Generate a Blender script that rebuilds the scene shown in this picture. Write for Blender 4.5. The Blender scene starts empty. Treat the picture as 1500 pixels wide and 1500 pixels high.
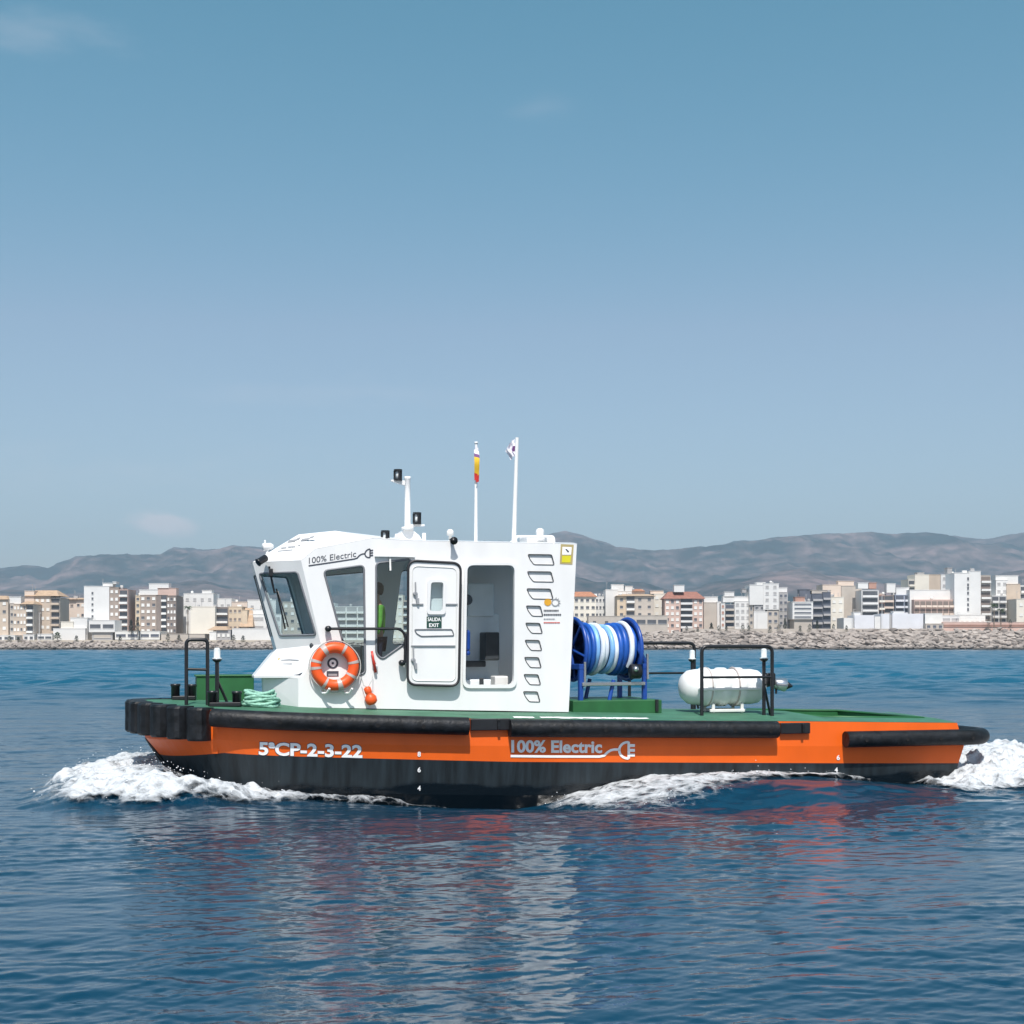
import bpy, bmesh, math, random
import numpy as np
from mathutils import Vector, Matrix
from mathutils.geometry import tessellate_polygon

R = math.radians
scene = bpy.context.scene
COL = scene.collection

# ------------------------------------------------------------------ camera, sky, sun, exposure
CAM = Vector((0.0, -20.0, 2.2))
F = 2000.0            # focal length in pixels of a 1500 px wide frame
cd = bpy.data.cameras.new('camera')
cd.sensor_width = 36.0
cd.lens = 36.0 * F / 1500.0
cd.shift_y = 0.13
cd.clip_start = 0.1
cd.clip_end = 30000.0
cam = bpy.data.objects.new('camera', cd)
cam.location = CAM
cam.rotation_euler = (R(90), 0, 0)
COL.objects.link(cam)
scene.camera = cam

SUN = Vector((0.01, -0.475, 0.70)).normalized()
world = bpy.data.worlds.new('World')
scene.world = world
world.use_nodes = True
wn = world.node_tree
bg = wn.nodes['Background']
sky = wn.nodes.new('ShaderNodeTexSky')
sky.sky_type = 'NISHITA'
sky.sun_disc = False
sky.sun_elevation = math.asin(SUN.z)
sky.sun_rotation = math.atan2(SUN.x, SUN.y)
sky.altitude = 0.0
sky.air_density = 1.0
sky.dust_density = 1.2
sky.ozone_density = 2.5
bg.inputs['Strength'].default_value = 0.10
# thin cloud wisps high in the sky, mixed into the sky's own light
tc = wn.nodes.new('ShaderNodeTexCoord')
def wnode(t, **k):
    n = wn.nodes.new(t)
    for a, b in k.items():
        setattr(n, a, b)
    return n
def wmath(op, a, b=None):
    n = wnode('ShaderNodeMath', operation=op)
    for i, s in enumerate((a, b)):
        if s is None: continue
        if isinstance(s, (int, float)): n.inputs[i].default_value = s
        else: wn.links.new(s, n.inputs[i])
    return n.outputs[0]
wsep = wnode('ShaderNodeSeparateXYZ')
wn.links.new(tc.outputs['Generated'], wsep.inputs[0])
wmap = wnode('ShaderNodeMapping')
wmap.inputs['Scale'].default_value = (14, 14, 42)
wn.links.new(tc.outputs['Generated'], wmap.inputs[0])
wno = wnode('ShaderNodeTexNoise')
wno.inputs['Scale'].default_value = 1.6
wno.inputs['Detail'].default_value = 6
wn.links.new(wmap.outputs[0], wno.inputs['Vector'])
def cloud_mask(px, py, rx, rz, lo, hi, amt):
    d = Vector(((px - 750) / F, 1, (945 - py) / F)).normalized()
    ax = wmath('DIVIDE', wmath('SUBTRACT', wsep.outputs[0], d.x), rx)
    az = wmath('DIVIDE', wmath('SUBTRACT', wsep.outputs[2], d.z), rz)
    q = wmath('ADD', wmath('MULTIPLY', ax, ax), wmath('MULTIPLY', az, az))
    base = wmath('SUBTRACT', 1.0, wmath('SQRT', q))
    v = wmath('ADD', base, wmath('MULTIPLY', wmath('SUBTRACT', wno.outputs[0], 0.5), 2.2))
    mr = wnode('ShaderNodeMapRange', clamp=True, interpolation_type='SMOOTHSTEP')
    mr.inputs['From Min'].default_value = lo
    mr.inputs['From Max'].default_value = hi
    mr.inputs['To Max'].default_value = amt
    wn.links.new(v, mr.inputs['Value'])
    # only on the side of the sky the photograph looks at
    return wmath('MULTIPLY', mr.outputs[0], wmath('GREATER_THAN', wsep.outputs[1], 0.0))
cm = wmath('ADD', cloud_mask(235, 766, 0.030, 0.012, 0.05, 0.8, 0.85), cloud_mask(70, 50, 0.075, 0.016, 0.0, 1.3, 0.15))
cm = wmath('ADD', cm, cloud_mask(800, 158, 0.035, 0.013, 0.0, 1.3, 0.07))
cm = wmath('ADD', cm, cloud_mask(150, 690, 0.30, 0.030, 0.2, 1.6, 0.14))
cm = wmath('ADD', cm, cloud_mask(520, 575, 0.16, 0.014, 0.1, 1.3, 0.10))
wmix = wnode('ShaderNodeMixRGB')
wmix.inputs['Color2'].default_value = (6.4, 6.3, 6.7, 1)
wn.links.new(cm, wmix.inputs['Fac'])
wgam = wnode('ShaderNodeHueSaturation')
wgam.inputs['Hue'].default_value = 0.485
wgam.inputs['Saturation'].default_value = 0.92
wn.links.new(sky.outputs[0], wgam.inputs['Color'])
wsr = wnode('ShaderNodeSeparateColor'); wcr = wnode('ShaderNodeCombineColor')
wn.links.new(wgam.outputs[0], wsr.inputs[0])
wred = wmath('MULTIPLY', wsr.outputs[0], wmath('MINIMUM', wmath('POWER', wmath('DIVIDE', wsr.outputs[0], 2.42), 1.2), 0.99))
wn.links.new(wred, wcr.inputs[0])
wn.links.new(wmath('MULTIPLY', wsr.outputs[1], 0.97), wcr.inputs[1]); wn.links.new(wmath('MULTIPLY', wsr.outputs[2], 0.995), wcr.inputs[2])
wn.links.new(wcr.outputs[0], wmix.inputs['Color1'])
wn.links.new(wmix.outputs[0], bg.inputs['Color'])

sl = bpy.data.lights.new('sun', 'SUN')
sl.energy = 4.2
sl.angle = R(0.5)
sl.color = (1.0, 0.955, 0.89)
so = bpy.data.objects.new('sun', sl)
so.rotation_euler = SUN.to_track_quat('Z', 'Y').to_euler()
COL.objects.link(so)

vs = scene.view_settings
vs.view_transform = 'Standard'
vs.look = 'None'
vs.exposure = 0.35
vs.gamma = 1.0
vs.use_curve_mapping = False
scene.cycles.max_bounces = 12
scene.cycles.diffuse_bounces = 8
scene.cycles.transparent_max_bounces = 24

# ------------------------------------------------------------------ helpers
rnd = random.Random(7)
nprng = np.random.default_rng(11)

def mat(name, color, rough=0.5, metal=0.0, var=0.08, scale=6.0, bump=0.0, bscale=40.0, spec=0.5, coat=0.0, stretch=(1, 1, 1)):
    m = bpy.data.materials.new(name)
    m.use_nodes = True
    nt = m.node_tree
    b = nt.nodes['Principled BSDF']
    b.inputs['Roughness'].default_value = rough
    b.inputs['Metallic'].default_value = metal
    b.inputs['Specular IOR Level'].default_value = spec
    if coat: b.inputs['Coat Weight'].default_value = coat
    t = nt.nodes.new('ShaderNodeTexCoord')
    mp = nt.nodes.new('ShaderNodeMapping')
    mp.inputs['Scale'].default_value = stretch
    nt.links.new(t.outputs['Object'], mp.inputs[0])
    n = nt.nodes.new('ShaderNodeTexNoise')
    n.inputs['Scale'].default_value = scale
    n.inputs['Detail'].default_value = 5
    nt.links.new(mp.outputs[0], n.inputs['Vector'])
    r = nt.nodes.new('ShaderNodeValToRGB')
    r.color_ramp.elements[0].position = 0.3
    r.color_ramp.elements[1].position = 0.7
    c = color
    r.color_ramp.elements[0].color = tuple(max(0, x * (1 - var)) for x in c) + (1,)
    r.color_ramp.elements[1].color = tuple(min(1, x * (1 + var)) for x in c) + (1,)
    nt.links.new(n.outputs[0], r.inputs[0])
    nt.links.new(r.outputs[0], b.inputs['Base Color'])
    if bump:
        n2 = nt.nodes.new('ShaderNodeTexNoise')
        n2.inputs['Scale'].default_value = bscale
        n2.inputs['Detail'].default_value = 4
        nt.links.new(mp.outputs[0], n2.inputs['Vector'])
        bp = nt.nodes.new('ShaderNodeBump')
        bp.inputs['Strength'].default_value = bump
        bp.inputs['Distance'].default_value = 0.02
        nt.links.new(n2.outputs[0], bp.inputs['Height'])
        nt.links.new(bp.outputs[0], b.inputs['Normal'])
    return m

def wet_black():
    m = mat('black_antifouling', (0.013, 0.020, 0.025), 0.5, var=0.55, scale=5, stretch=(2.0, 1, 0.14), bump=0.08, bscale=8)
    nt = m.node_tree; b = nt.nodes['Principled BSDF']
    dry = b.inputs['Base Color'].links[0].from_socket
    t = nt.nodes.new('ShaderNodeTexCoord'); sp = nt.nodes.new('ShaderNodeSeparateXYZ'); nt.links.new(t.outputs['Object'], sp.inputs[0])
    n = nt.nodes.new('ShaderNodeTexNoise'); n.inputs['Scale'].default_value = 0.8; n.inputs['Detail'].default_value = 5; nt.links.new(t.outputs['Object'], n.inputs['Vector'])
    a = nt.nodes.new('ShaderNodeMath'); a.operation = 'MULTIPLY_ADD'; a.inputs[1].default_value = -0.55; nt.links.new(n.outputs[0], a.inputs[0]); nt.links.new(sp.outputs[2], a.inputs[2])
    r = nt.nodes.new('ShaderNodeMapRange'); r.inputs['From Min'].default_value = -0.16; r.inputs['From Max'].default_value = -0.10; nt.links.new(a.outputs[0], r.inputs[0])
    x = nt.nodes.new('ShaderNodeMixRGB'); x.inputs[1].default_value = (0.004, 0.007, 0.010, 1); nt.links.new(r.outputs[0], x.inputs[0]); nt.links.new(dry, x.inputs[2]); nt.links.new(x.outputs[0], b.inputs['Base Color'])
    q = nt.nodes.new('ShaderNodeMapRange'); q.inputs['To Min'].default_value = 0.18; q.inputs['To Max'].default_value = 0.5; nt.links.new(r.outputs[0], q.inputs[0]); nt.links.new(q.outputs[0], b.inputs['Roughness'])
    return m

def glass_mat(name, tint, rough=0.02):
    m = bpy.data.materials.new(name)
    m.use_nodes = True
    nt = m.node_tree
    nt.nodes.remove(nt.nodes['Principled BSDF'])
    out = nt.nodes['Material Output']
    tr = nt.nodes.new('ShaderNodeBsdfTransparent'); tr.inputs[0].default_value = tint + (1,)
    gl = nt.nodes.new('ShaderNodeBsdfGlossy'); gl.inputs['Roughness'].default_value = rough
    fr = nt.nodes.new('ShaderNodeLayerWeight'); fr.inputs[0].default_value = 0.5
    pw = nt.nodes.new('ShaderNodeMath'); pw.operation = 'POWER'; pw.inputs[1].default_value = 4.5
    ad = nt.nodes.new('ShaderNodeMath'); ad.operation = 'MULTIPLY_ADD'; ad.inputs[1].default_value = 0.85; ad.inputs[2].default_value = 0.05
    nt.links.new(fr.outputs['Facing'], pw.inputs[0]); nt.links.new(pw.outputs[0], ad.inputs[0])
    mx = nt.nodes.new('ShaderNodeMixShader')
    nt.links.new(ad.outputs[0], mx.inputs[0]); nt.links.new(tr.outputs[0], mx.inputs[1]); nt.links.new(gl.outputs[0], mx.inputs[2])
    nt.links.new(mx.outputs[0], out.inputs[0])
    return m

M = {}
M['white'] = mat('white_paint', (0.76, 0.765, 0.77), 0.38, var=0.045, scale=2.2, bump=0.06, bscale=2.5, coat=0.2, stretch=(1.5, 1, 0.5))
M['offwhite'] = mat('white_plastic', (0.72, 0.72, 0.70), 0.4, var=0.05)
M['orange'] = mat('orange_paint', (0.80, 0.122, 0.007), 0.45, var=0.07, scale=1.6, bump=0.08, bscale=3, stretch=(1.3, 1, 0.5))
M['hullblack'] = None
M['rubber'] = mat('black_rubber', (0.008, 0.0095, 0.012), 0.5, var=0.75, scale=7, bump=0.45, bscale=18, spec=0.32)
M['black'] = mat('black_metal', (0.012, 0.013, 0.016), 0.35, var=0.2)
M['hole'] = mat('bolt_hole', (0.004, 0.004, 0.005), 0.8, var=0.1)
M['deck'] = mat('green_deck_paint', (0.046, 0.150, 0.090), 0.6, var=0.22, scale=3.0, bump=0.2, bscale=60)
M['deckdark'] = mat('dark_green_paint', (0.016, 0.105, 0.032), 0.5, var=0.15, scale=4)
M['gasket'] = mat('grey_gasket', (0.16, 0.17, 0.19), 0.5, var=0.08)
M['seal'] = mat('black_seal', (0.02, 0.02, 0.024), 0.5, var=0.1)
M['steel'] = mat('stainless_steel', (0.55, 0.56, 0.58), 0.25, metal=0.9, var=0.05)
M['grey'] = mat('grey_metal', (0.30, 0.31, 0.33), 0.45, var=0.08)
M['interior'] = mat('interior_panel', (0.80, 0.86, 0.90), 0.55, var=0.04)
M['console'] = mat('console', (0.035, 0.042, 0.048), 0.5, var=0.2)
M['blue'] = mat('blue_paint', (0.012, 0.060, 0.30), 0.35, var=0.15, scale=5)
M['palehose'] = mat('pale_blue_hose', (0.20, 0.42, 0.74), 0.4, var=0.15, scale=5)
M['bluehose'] = mat('blue_hose', (0.012, 0.085, 0.38), 0.4, var=0.25, scale=5)
M['whitehose'] = mat('white_hose', (0.66, 0.72, 0.80), 0.4, var=0.12, scale=5)
M['lifeorange'] = mat('lifebuoy_orange', (0.80, 0.095, 0.015), 0.45, var=0.1, scale=8)
M['tape'] = mat('reflective_tape', (0.46, 0.40, 0.38), 0.35, var=0.1, scale=30)
M['mint'] = mat('mint_rope', (0.27, 0.52, 0.41), 0.7, var=0.25, scale=40, bump=0.4, bscale=120)
M['rope'] = mat('grey_rope', (0.45, 0.45, 0.43), 0.8, var=0.2, scale=60)
M['ink'] = mat('dark_lettering', (0.05, 0.055, 0.075), 0.5, var=0.05)
M['inkgrey'] = mat('grey_lettering', (0.30, 0.31, 0.33), 0.5, var=0.05)
M['letter'] = mat('white_lettering', (0.92, 0.92, 0.92), 0.5, var=0.03)
M['signgreen'] = mat('sign_green', (0.008, 0.055, 0.042), 0.5, var=0.05)
M['signyellow'] = mat('sign_yellow', (0.66, 0.60, 0.02), 0.5, var=0.06)
M['signborder'] = mat('sign_border', (0.42, 0.34, 0.16), 0.5, var=0.06)
M['gold'] = mat('badge_yellow', (0.70, 0.36, 0.03), 0.5, var=0.1)
M['red'] = mat('red_plastic', (0.55, 0.04, 0.025), 0.4, var=0.1)
M['lens'] = mat('lamp_lens', (0.62, 0.66, 0.68), 0.15, var=0.05, coat=0.6)
M['hivis'] = mat('green_jacket', (0.11, 0.34, 0.035), 0.8, var=0.15, scale=12)
M['skin'] = mat('skin', (0.48, 0.27, 0.18), 0.55, var=0.06)
M['hair'] = mat('dark_hair', (0.015, 0.012, 0.010), 0.7, var=0.2)
M['trousers'] = mat('navy_trousers', (0.015, 0.02, 0.045), 0.8, var=0.15)
M['flagred'] = mat('flag_red', (0.55, 0.025, 0.02), 0.7, var=0.06)
M['flagyellow'] = mat('flag_yellow', (0.80, 0.50, 0.03), 0.7, var=0.06)
M['flagwhite'] = mat('flag_white', (0.75, 0.74, 0.80), 0.7, var=0.05)
M['flagpurple'] = mat('flag_purple', (0.16, 0.06, 0.20), 0.7, var=0.05)
M['glass'] = glass_mat('window_glass', (0.80, 0.89, 0.91))

M['hullblack'] = wet_black()

class MB:
    """collects shapes into ONE mesh object"""
    def __init__(s):
        s.v = []; s.f = []; s.mi = []; s.sm = []
    def add(s, vs, fs, mi=0, smooth=False):
        o = len(s.v)
        s.v += [tuple(p) for p in vs]
        for f in fs:
            s.f.append(tuple(i + o for i in f)); s.mi.append(mi); s.sm.append(smooth)
        return s
    def box(s, c, d, mi=0, rz=0.0, bev=0.0):
        c = Vector(c); h = [x / 2 for x in d]
        if bev <= 0:
            pts = [Vector((sx * h[0], sy * h[1], sz * h[2])) for sz in (-1, 1) for sy in (-1, 1) for sx in (-1, 1)]
            fs = [(0, 2, 3, 1), (4, 5, 7, 6), (0, 1, 5, 4), (2, 6, 7, 3), (0, 4, 6, 2), (1, 3, 7, 5)]
        else:
            bm = bmesh.new(); bmesh.ops.create_cube(bm, size=1)
            for q in bm.verts: q.co = Vector((q.co.x * d[0], q.co.y * d[1], q.co.z * d[2]))
            bmesh.ops.bevel(bm, geom=list(bm.edges), offset=min(bev, min(d) * 0.45), segments=2, affect='EDGES', profile=0.5)
            bm.verts.index_update()
            pts = [q.co.copy() for q in bm.verts]; fs = [tuple(q.index for q in f.verts) for f in bm.faces]
            bm.free()
        if rz:
            m = Matrix.Rotation(rz, 3, 'Z'); pts = [m @ p for p in pts]
        return s.add([p + c for p in pts], fs, mi)
    def tube(s, path, r, n=10, mi=0, caps=True, closed=False):
        P = [Vector(p) for p in path]; k = len(P)
        rr = r if isinstance(r, (list, tuple)) else [r] * k
        T = []
        for i in range(k):
            if closed: t = P[(i + 1) % k] - P[i - 1]
            else: t = P[min(i + 1, k - 1)] - P[max(i - 1, 0)]
            T.append(t.normalized() if t.length > 1e-9 else Vector((0, 0, 1)))
        up = Vector((0, 0, 1)) if abs(T[0].z) < 0.9 else Vector((1, 0, 0))
        nrm = (up - T[0] * up.dot(T[0])).normalized()
        vs = []
        for i in range(k):
            nrm = nrm - T[i] * nrm.dot(T[i])
            nrm.normalize()
            bi = T[i].cross(nrm)
            for j in range(n):
                a = 2 * math.pi * j / n
                vs.append(P[i] + (nrm * math.cos(a) + bi * math.sin(a)) * rr[i])
        fs = []
        for i in range(k if closed else k - 1):
            a, b = i * n, ((i + 1) % k) * n
            for j in range(n):
                fs.append((a + j, a + (j + 1) % n, b + (j + 1) % n, b + j))
        s.add(vs, fs, mi, True)
        if caps and not closed:
            s.add(vs[:n], [tuple(range(n))[::-1]], mi); s.add(vs[-n:], [tuple(range(n))], mi)
        return s
    def lathe(s, c, axis, prof, n=20, mi=0, smooth=True):
        """prof: list of (distance along axis, radius)"""
        a = Vector(axis).normalized(); c = Vector(c)
        e = Vector((0, 0, 1)) if abs(a.z) < 0.9 else Vector((1, 0, 0))
        x = (e - a * e.dot(a)).normalized(); y = a.cross(x)
        vs = []
        for h, r in prof:
            for j in range(n):
                t = 2 * math.pi * j / n
                vs.append(c + a * h + (x * math.cos(t) + y * math.sin(t)) * max(r, 1e-4))
        fs = []
        for i in range(len(prof) - 1):
            for j in range(n):
                fs.append((i * n + j, i * n + (j + 1) % n, (i + 1) * n + (j + 1) % n, (i + 1) * n + j))
        fs.append(tuple(range(n))[::-1]); fs.append(tuple(range((len(prof) - 1) * n, len(prof) * n)))
        return s.add(vs, fs, mi, smooth)
    def extr(s, pts, dvec, mi=0):
        """closed polygon of 3-D points pushed along dvec"""
        n = len(pts); d = Vector(dvec)
        vs = [Vector(p) for p in pts] + [Vector(p) + d for p in pts]
        tri = tessellate_polygon([[Vector(p) for p in pts]])
        fs = [tuple(t) for t in tri] + [tuple(i + n for i in t)[::-1] for t in tri]
        fs += [(i, (i + 1) % n, (i + 1) % n + n, i + n) for i in range(n)]
        return s.add(vs, fs, mi)
    def panel(s, outer, holes, thick, mi=0):
        """flat wall with openings; outer, holes: 3-D points; thick: offset vector"""
        loops = [outer] + holes
        flat = [Vector(p) for l in loops for p in l]
        tri = tessellate_polygon([[Vector(p) for p in l] for l in loops])
        d = Vector(thick); n = len(flat)
        fs = [tuple(t) for t in tri] + [tuple(i + n for i in t)[::-1] for t in tri]
        o = 0
        for l in loops:
            k = len(l)
            fs += [(o + i, o + (i + 1) % k, o + (i + 1) % k + n, o + i + n) for i in range(k)]
            o += k
        return s.add(flat + [p + d for p in flat], fs, mi)
    def build(s, name, mats, parent=None, autosmooth=None, fixn=True):
        me = bpy.data.meshes.new(name)
        me.from_pydata(s.v, [], s.f)
        if not isinstance(mats, (list, tuple)): mats = [mats]
        for m in mats: me.materials.append(m)
        me.polygons.foreach_set('material_index', s.mi)
        me.polygons.foreach_set('use_smooth', s.sm)
        if fixn and len(s.f) < 60000:
            bm = bmesh.new(); bm.from_mesh(me)
            bmesh.ops.recalc_face_normals(bm, faces=bm.faces)
            bm.to_mesh(me); bm.free()
        me.update()
        o = bpy.data.objects.new(name, me)
        COL.objects.link(o)
        if parent: o.parent = parent
        return o

def tag(o, label=None, cat=None, group=None, kind=None):
    if label: o['label'] = label
    if cat: o['category'] = cat
    if group: o['group'] = group
    if kind: o['kind'] = kind
    return o
def empty(name, loc=(0, 0, 0), rz=0.0):
    o = bpy.data.objects.new(name, None)
    COL.objects.link(o)
    o.location = loc; o.rotation_euler = (0, 0, rz)
    return o
def round2(pts, r, n=4):
    """round the corners of a 2-D polygon"""
    out = []
    k = len(pts)
    for i in range(k):
        p = Vector(pts[i]); a = Vector(pts[i - 1]); b = Vector(pts[(i + 1) % k])
        da = (a - p); db = (b - p)
        q = min(r, da.length * 0.45, db.length * 0.45)
        p0 = p + da.normalized() * q; p1 = p + db.normalized() * q
        for j in range(n + 1):
            t = j / n
            out.append(tuple(p0 * (1 - t) ** 2 + p * 2 * t * (1 - t) + p1 * t * t))
    return out
def fillet(pts, r, n=5):
    """round the inner corners of an open 3-D path"""
    P = [Vector(p) for p in pts]; out = [P[0]]
    for i in range(1, len(P) - 1):
        da = P[i - 1] - P[i]; db = P[i + 1] - P[i]
        q = min(r, da.length * 0.45, db.length * 0.45)
        p0 = P[i] + da.normalized() * q; p1 = P[i] + db.normalized() * q
        for j in range(n + 1):
            t = j / n
            out.append(p0 * (1 - t) ** 2 + P[i] * 2 * t * (1 - t) + p1 * t * t)
    out.append(P[-1])
    return out

# value noise for terrain, water patches and foam
def vnoise(x, y, seed=0):
    xi = np.floor(x).astype(np.int64); yi = np.floor(y).astype(np.int64)
    fx = x - xi; fy = y - yi
    fx = fx * fx * (3 - 2 * fx); fy = fy * fy * (3 - 2 * fy)
    def h(a, b):
        n = (a * 374761393 + b * 668265263 + seed * 1442695041) & 0xFFFFFFFF
        n = ((n ^ (n >> 13)) * 1274126177) & 0xFFFFFFFF
        n = n ^ (n >> 16)
        return (n & 0xFFFF) / 65535.0
    return (h(xi, yi) * (1 - fx) + h(xi + 1, yi) * fx) * (1 - fy) + (h(xi, yi + 1) * (1 - fx) + h(xi + 1, yi + 1) * fx) * fy
def fbm(x, y, octs=5, seed=0, gain=0.5):
    s = 0; a = 1; t = 0
    for i in range(octs):
        s = s + a * vnoise(x * 2 ** i + 17.3 * i, y * 2 ** i - 9.1 * i, seed + i); t += a; a *= gain
    return s / t
def smooth(a, b, x):
    t = np.clip((x - a) / (b - a), 0, 1)
    return t * t * (3 - 2 * t)

def grid_mesh(name, V, nr, nc, mats, smooth_=True, attrs=None, keep=None):
    me = bpy.data.meshes.new(name)
    idx = np.arange(nr * nc).reshape(nr, nc)
    q = np.stack([idx[:-1, :-1], idx[:-1, 1:], idx[1:, 1:], idx[1:, :-1]], -1).reshape(-1, 4)
    if keep is not None:
        q = q[keep[q].any(1)]
        used = np.zeros(nr * nc, bool); used[q.ravel()] = True
        remap = np.cumsum(used) - 1
        V = V[used]; q = remap[q]
        if attrs: attrs = {k: a[used] for k, a in attrs.items()}
    nf = len(q)
    me.vertices.add(len(V)); me.vertices.foreach_set('co', V.astype(np.float32).ravel())
    me.loops.add(nf * 4); me.loops.foreach_set('vertex_index', q.astype(np.int32).ravel())
    me.polygons.add(nf)
    me.polygons.foreach_set('loop_start', np.arange(0, nf * 4, 4, dtype=np.int32))
    me.polygons.foreach_set('loop_total', np.full(nf, 4, np.int32))
    me.update(calc_edges=True)
    me.polygons.foreach_set('use_smooth', np.full(nf, smooth_))
    for k, a in (attrs or {}).items():
        at = me.attributes.new(k, 'FLOAT', 'POINT'); at.data.foreach_set('value', a.astype(np.float32))
    for m in (mats if isinstance(mats, list) else [mats]): me.materials.append(m)
    o = bpy.data.objects.new(name, me); COL.objects.link(o)
    return o

# ------------------------------------------------------------------ boat frame: u to the stern, v away from the camera, w up
TH = R(15)
cT, sT = math.cos(TH), math.sin(TH)
def to_boat(x, y): return (x * cT + y * sT, -x * sT + y * cT)
CU, CV = to_boat(CAM.x, CAM.y)
def ray(px, py):
    dx = (px - 750) / F
    u, v = to_boat(dx, 1.0)
    return Vector((u, v, (945 - py) / F))
CB = Vector((CU, CV, CAM.z))
def L(px, py, v):
    """point of the boat's plane v = const seen at a pixel of the photograph"""
    d = ray(px, py)
    return CB + d * ((v - CB.y) / d.y)
def onplane(px, py, a, b, c):
    n = (b - a).cross(c - a)
    d = ray(px, py)
    return CB + d * (n.dot(a - CB) / n.dot(d))
def mirror(p): return Vector((p[0], 4.4 - p[1], p[2]))

boat = empty('workboat', (0, 0, 0), TH)
tag(boat, 'orange and black electric workboat with white wheelhouse and green deck, under way', 'boat')

# ------------------------------------------------------------------ hull
def pl(pts, v, stem):
    q = [L(*p, v) for p in pts]; s_ = L(stem[0], stem[1], 2.2)
    return [s_.x] + [p.x for p in q], [s_.z] + [p.z for p in q], s_.x
UC = -3.2
LV = []
for pts, v, stem, ste in (
    ([(310, 1041), (500, 1048), (690, 1053), (1000, 1056), (1200, 1057), (1400, 1059)], 0.20, (203, 1027), (1402, 1059)),
    ([(310, 1085), (500, 1090), (750, 1093), (1240, 1093), (1400, 1093)], 0.20, (212, 1079), (1412, 1093)),
    ([(330, 1105), (500, 1110), (750, 1116), (1240, 1118), (1402, 1118)], 0.23, (232, 1103), (1404, 1118)),
    ([(350, 1160), (750, 1165), (1240, 1165), (1402, 1162)], 0.32, (268, 1150), (1393, 1150)),
):
    us, ws, sx = pl(pts, v, stem)
    LV.append(dict(us=us, ws=ws, stem=sx, v=v, ut=L(ste[0], ste[1], v).x))
for dz, v, ds, dt in ((-0.5, 0.55, 0.5, -0.25), (-0.95, 1.1, 0.9, -0.5)):
    b = LV[3]
    LV.append(dict(us=[-9, 9], ws=[dz, dz], stem=b['stem'] + ds, v=v, ut=b['ut'] + dt))
NS, NE = 26, 18
def ring(l):
    a = UC - l['stem']; b = 2.2 - l['v']
    near = [(l['ut'] + (UC - l['ut']) * i / NS, l['v']) for i in range(NS)]
    near += [(UC - a * math.sin(t), 2.2 - b * math.cos(t)) for t in [math.pi / 2 * j / NE for j in range(NE + 1)]]
    pts = near + [(u, 4.4 - v) for u, v in near[:-1][::-1]]
    return [Vector((u, v, float(np.interp(u, l['us'], l['ws'])))) for u, v in pts]
rings = [ring(l) for l in LV]
NR = len(rings[0])
hb = MB()
allv = [p for r_ in rings for p in r_]
fo, fb_ = [], []
for k in range(len(rings) - 1):
    for i in range(NR):
        f = (k * NR + i, k * NR + (i + 1) % NR, (k + 1) * NR + (i + 1) % NR, (k + 1) * NR + i)
        (fo if k < 2 else fb_).append(f)
hb.add(allv, fo, 0, False)
hb.add(allv, fb_ + [tuple(range(5 * NR, 6 * NR))], 1, False)
hull = hb.build('hull', [M['orange'], M['hullblack']], boat)
def deckw(u): return float(np.interp(u, LV[0]['us'], LV[0]['ws']))
def hullv(u, w):
    """near-side hull surface at (u, w)"""
    zs = []; vs_ = []
    for l in LV[:5]:
        zs.append(float(np.interp(u, l['us'], l['ws'])))
        a = UC - l['stem']; b = 2.2 - l['v']
        if u >= UC: vs_.append(l['v'])
        else:
            t = min(1, (UC - u) / a); vs_.append(2.2 - b * math.sqrt(max(0, 1 - t * t)))
    return float(np.interp(w, zs[::-1], vs_[::-1]))
def onhull(px, py, off=0.006):
    v = 0.2
    for _ in range(5):
        p = L(px, py, v); v = hullv(p.x, p.z) - off
    return L(px, py, v)

# deck with camber and a sunken well near the stern
RU0, RU1, RV0, RV1 = L(1190, 1046, 1.2).x, L(1322, 1046, 1.5).x, 0.85, 3.75
db = MB()
top = rings[0]
near = top[:NS + NE + 1]
nu = sorted(set([p.x for p in near] + [RU0, RU1]))
def edgev(u):
    l = LV[0]
    if u >= UC: return l['v']
    t = min(1, (UC - u) / (UC - l['stem'])); return 2.2 - (2.2 - l['v']) * math.sqrt(max(0, 1 - t * t))
def camber(u, v):
    e = edgev(u); h = max(0.05, 2.2 - e)
    t = min(1, abs(v - 2.2) / h)
    return deckw(u) + 0.004 + 0.075 * (1 - t ** 2) * min(1, h / 2)
fr = [0, 0.06, 0.15]
rows = []
for u in nu:
    e = edgev(u); f_ = 4.4 - e
    vsx = [e, e + (RV0 - e) * 0.12 if e < RV0 else e, e + (RV0 - e) * 0.5 if e < RV0 else e, max(e, RV0), 2.2, min(f_, RV1), f_ - (f_ - RV1) * 0.5 if f_ > RV1 else f_, f_]
    rows.append([Vector((u, v, camber(u, v))) for v in vsx])
nc = len(rows[0])
dv = [p for r_ in rows for p in r_]
df = []
for i in range(len(rows) - 1):
    inside = RU0 - 1e-6 <= nu[i] and nu[i + 1] <= RU1 + 1e-6
    for j in range(nc - 1):
        if inside and j in (3, 4): continue
        df.append((i * nc + j, i * nc + j + 1, (i + 1) * nc + j + 1, (i + 1) * nc + j))
db.add(dv, df, 0)
zt = camber((RU0 + RU1) / 2, 2.2) + 0.0
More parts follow.
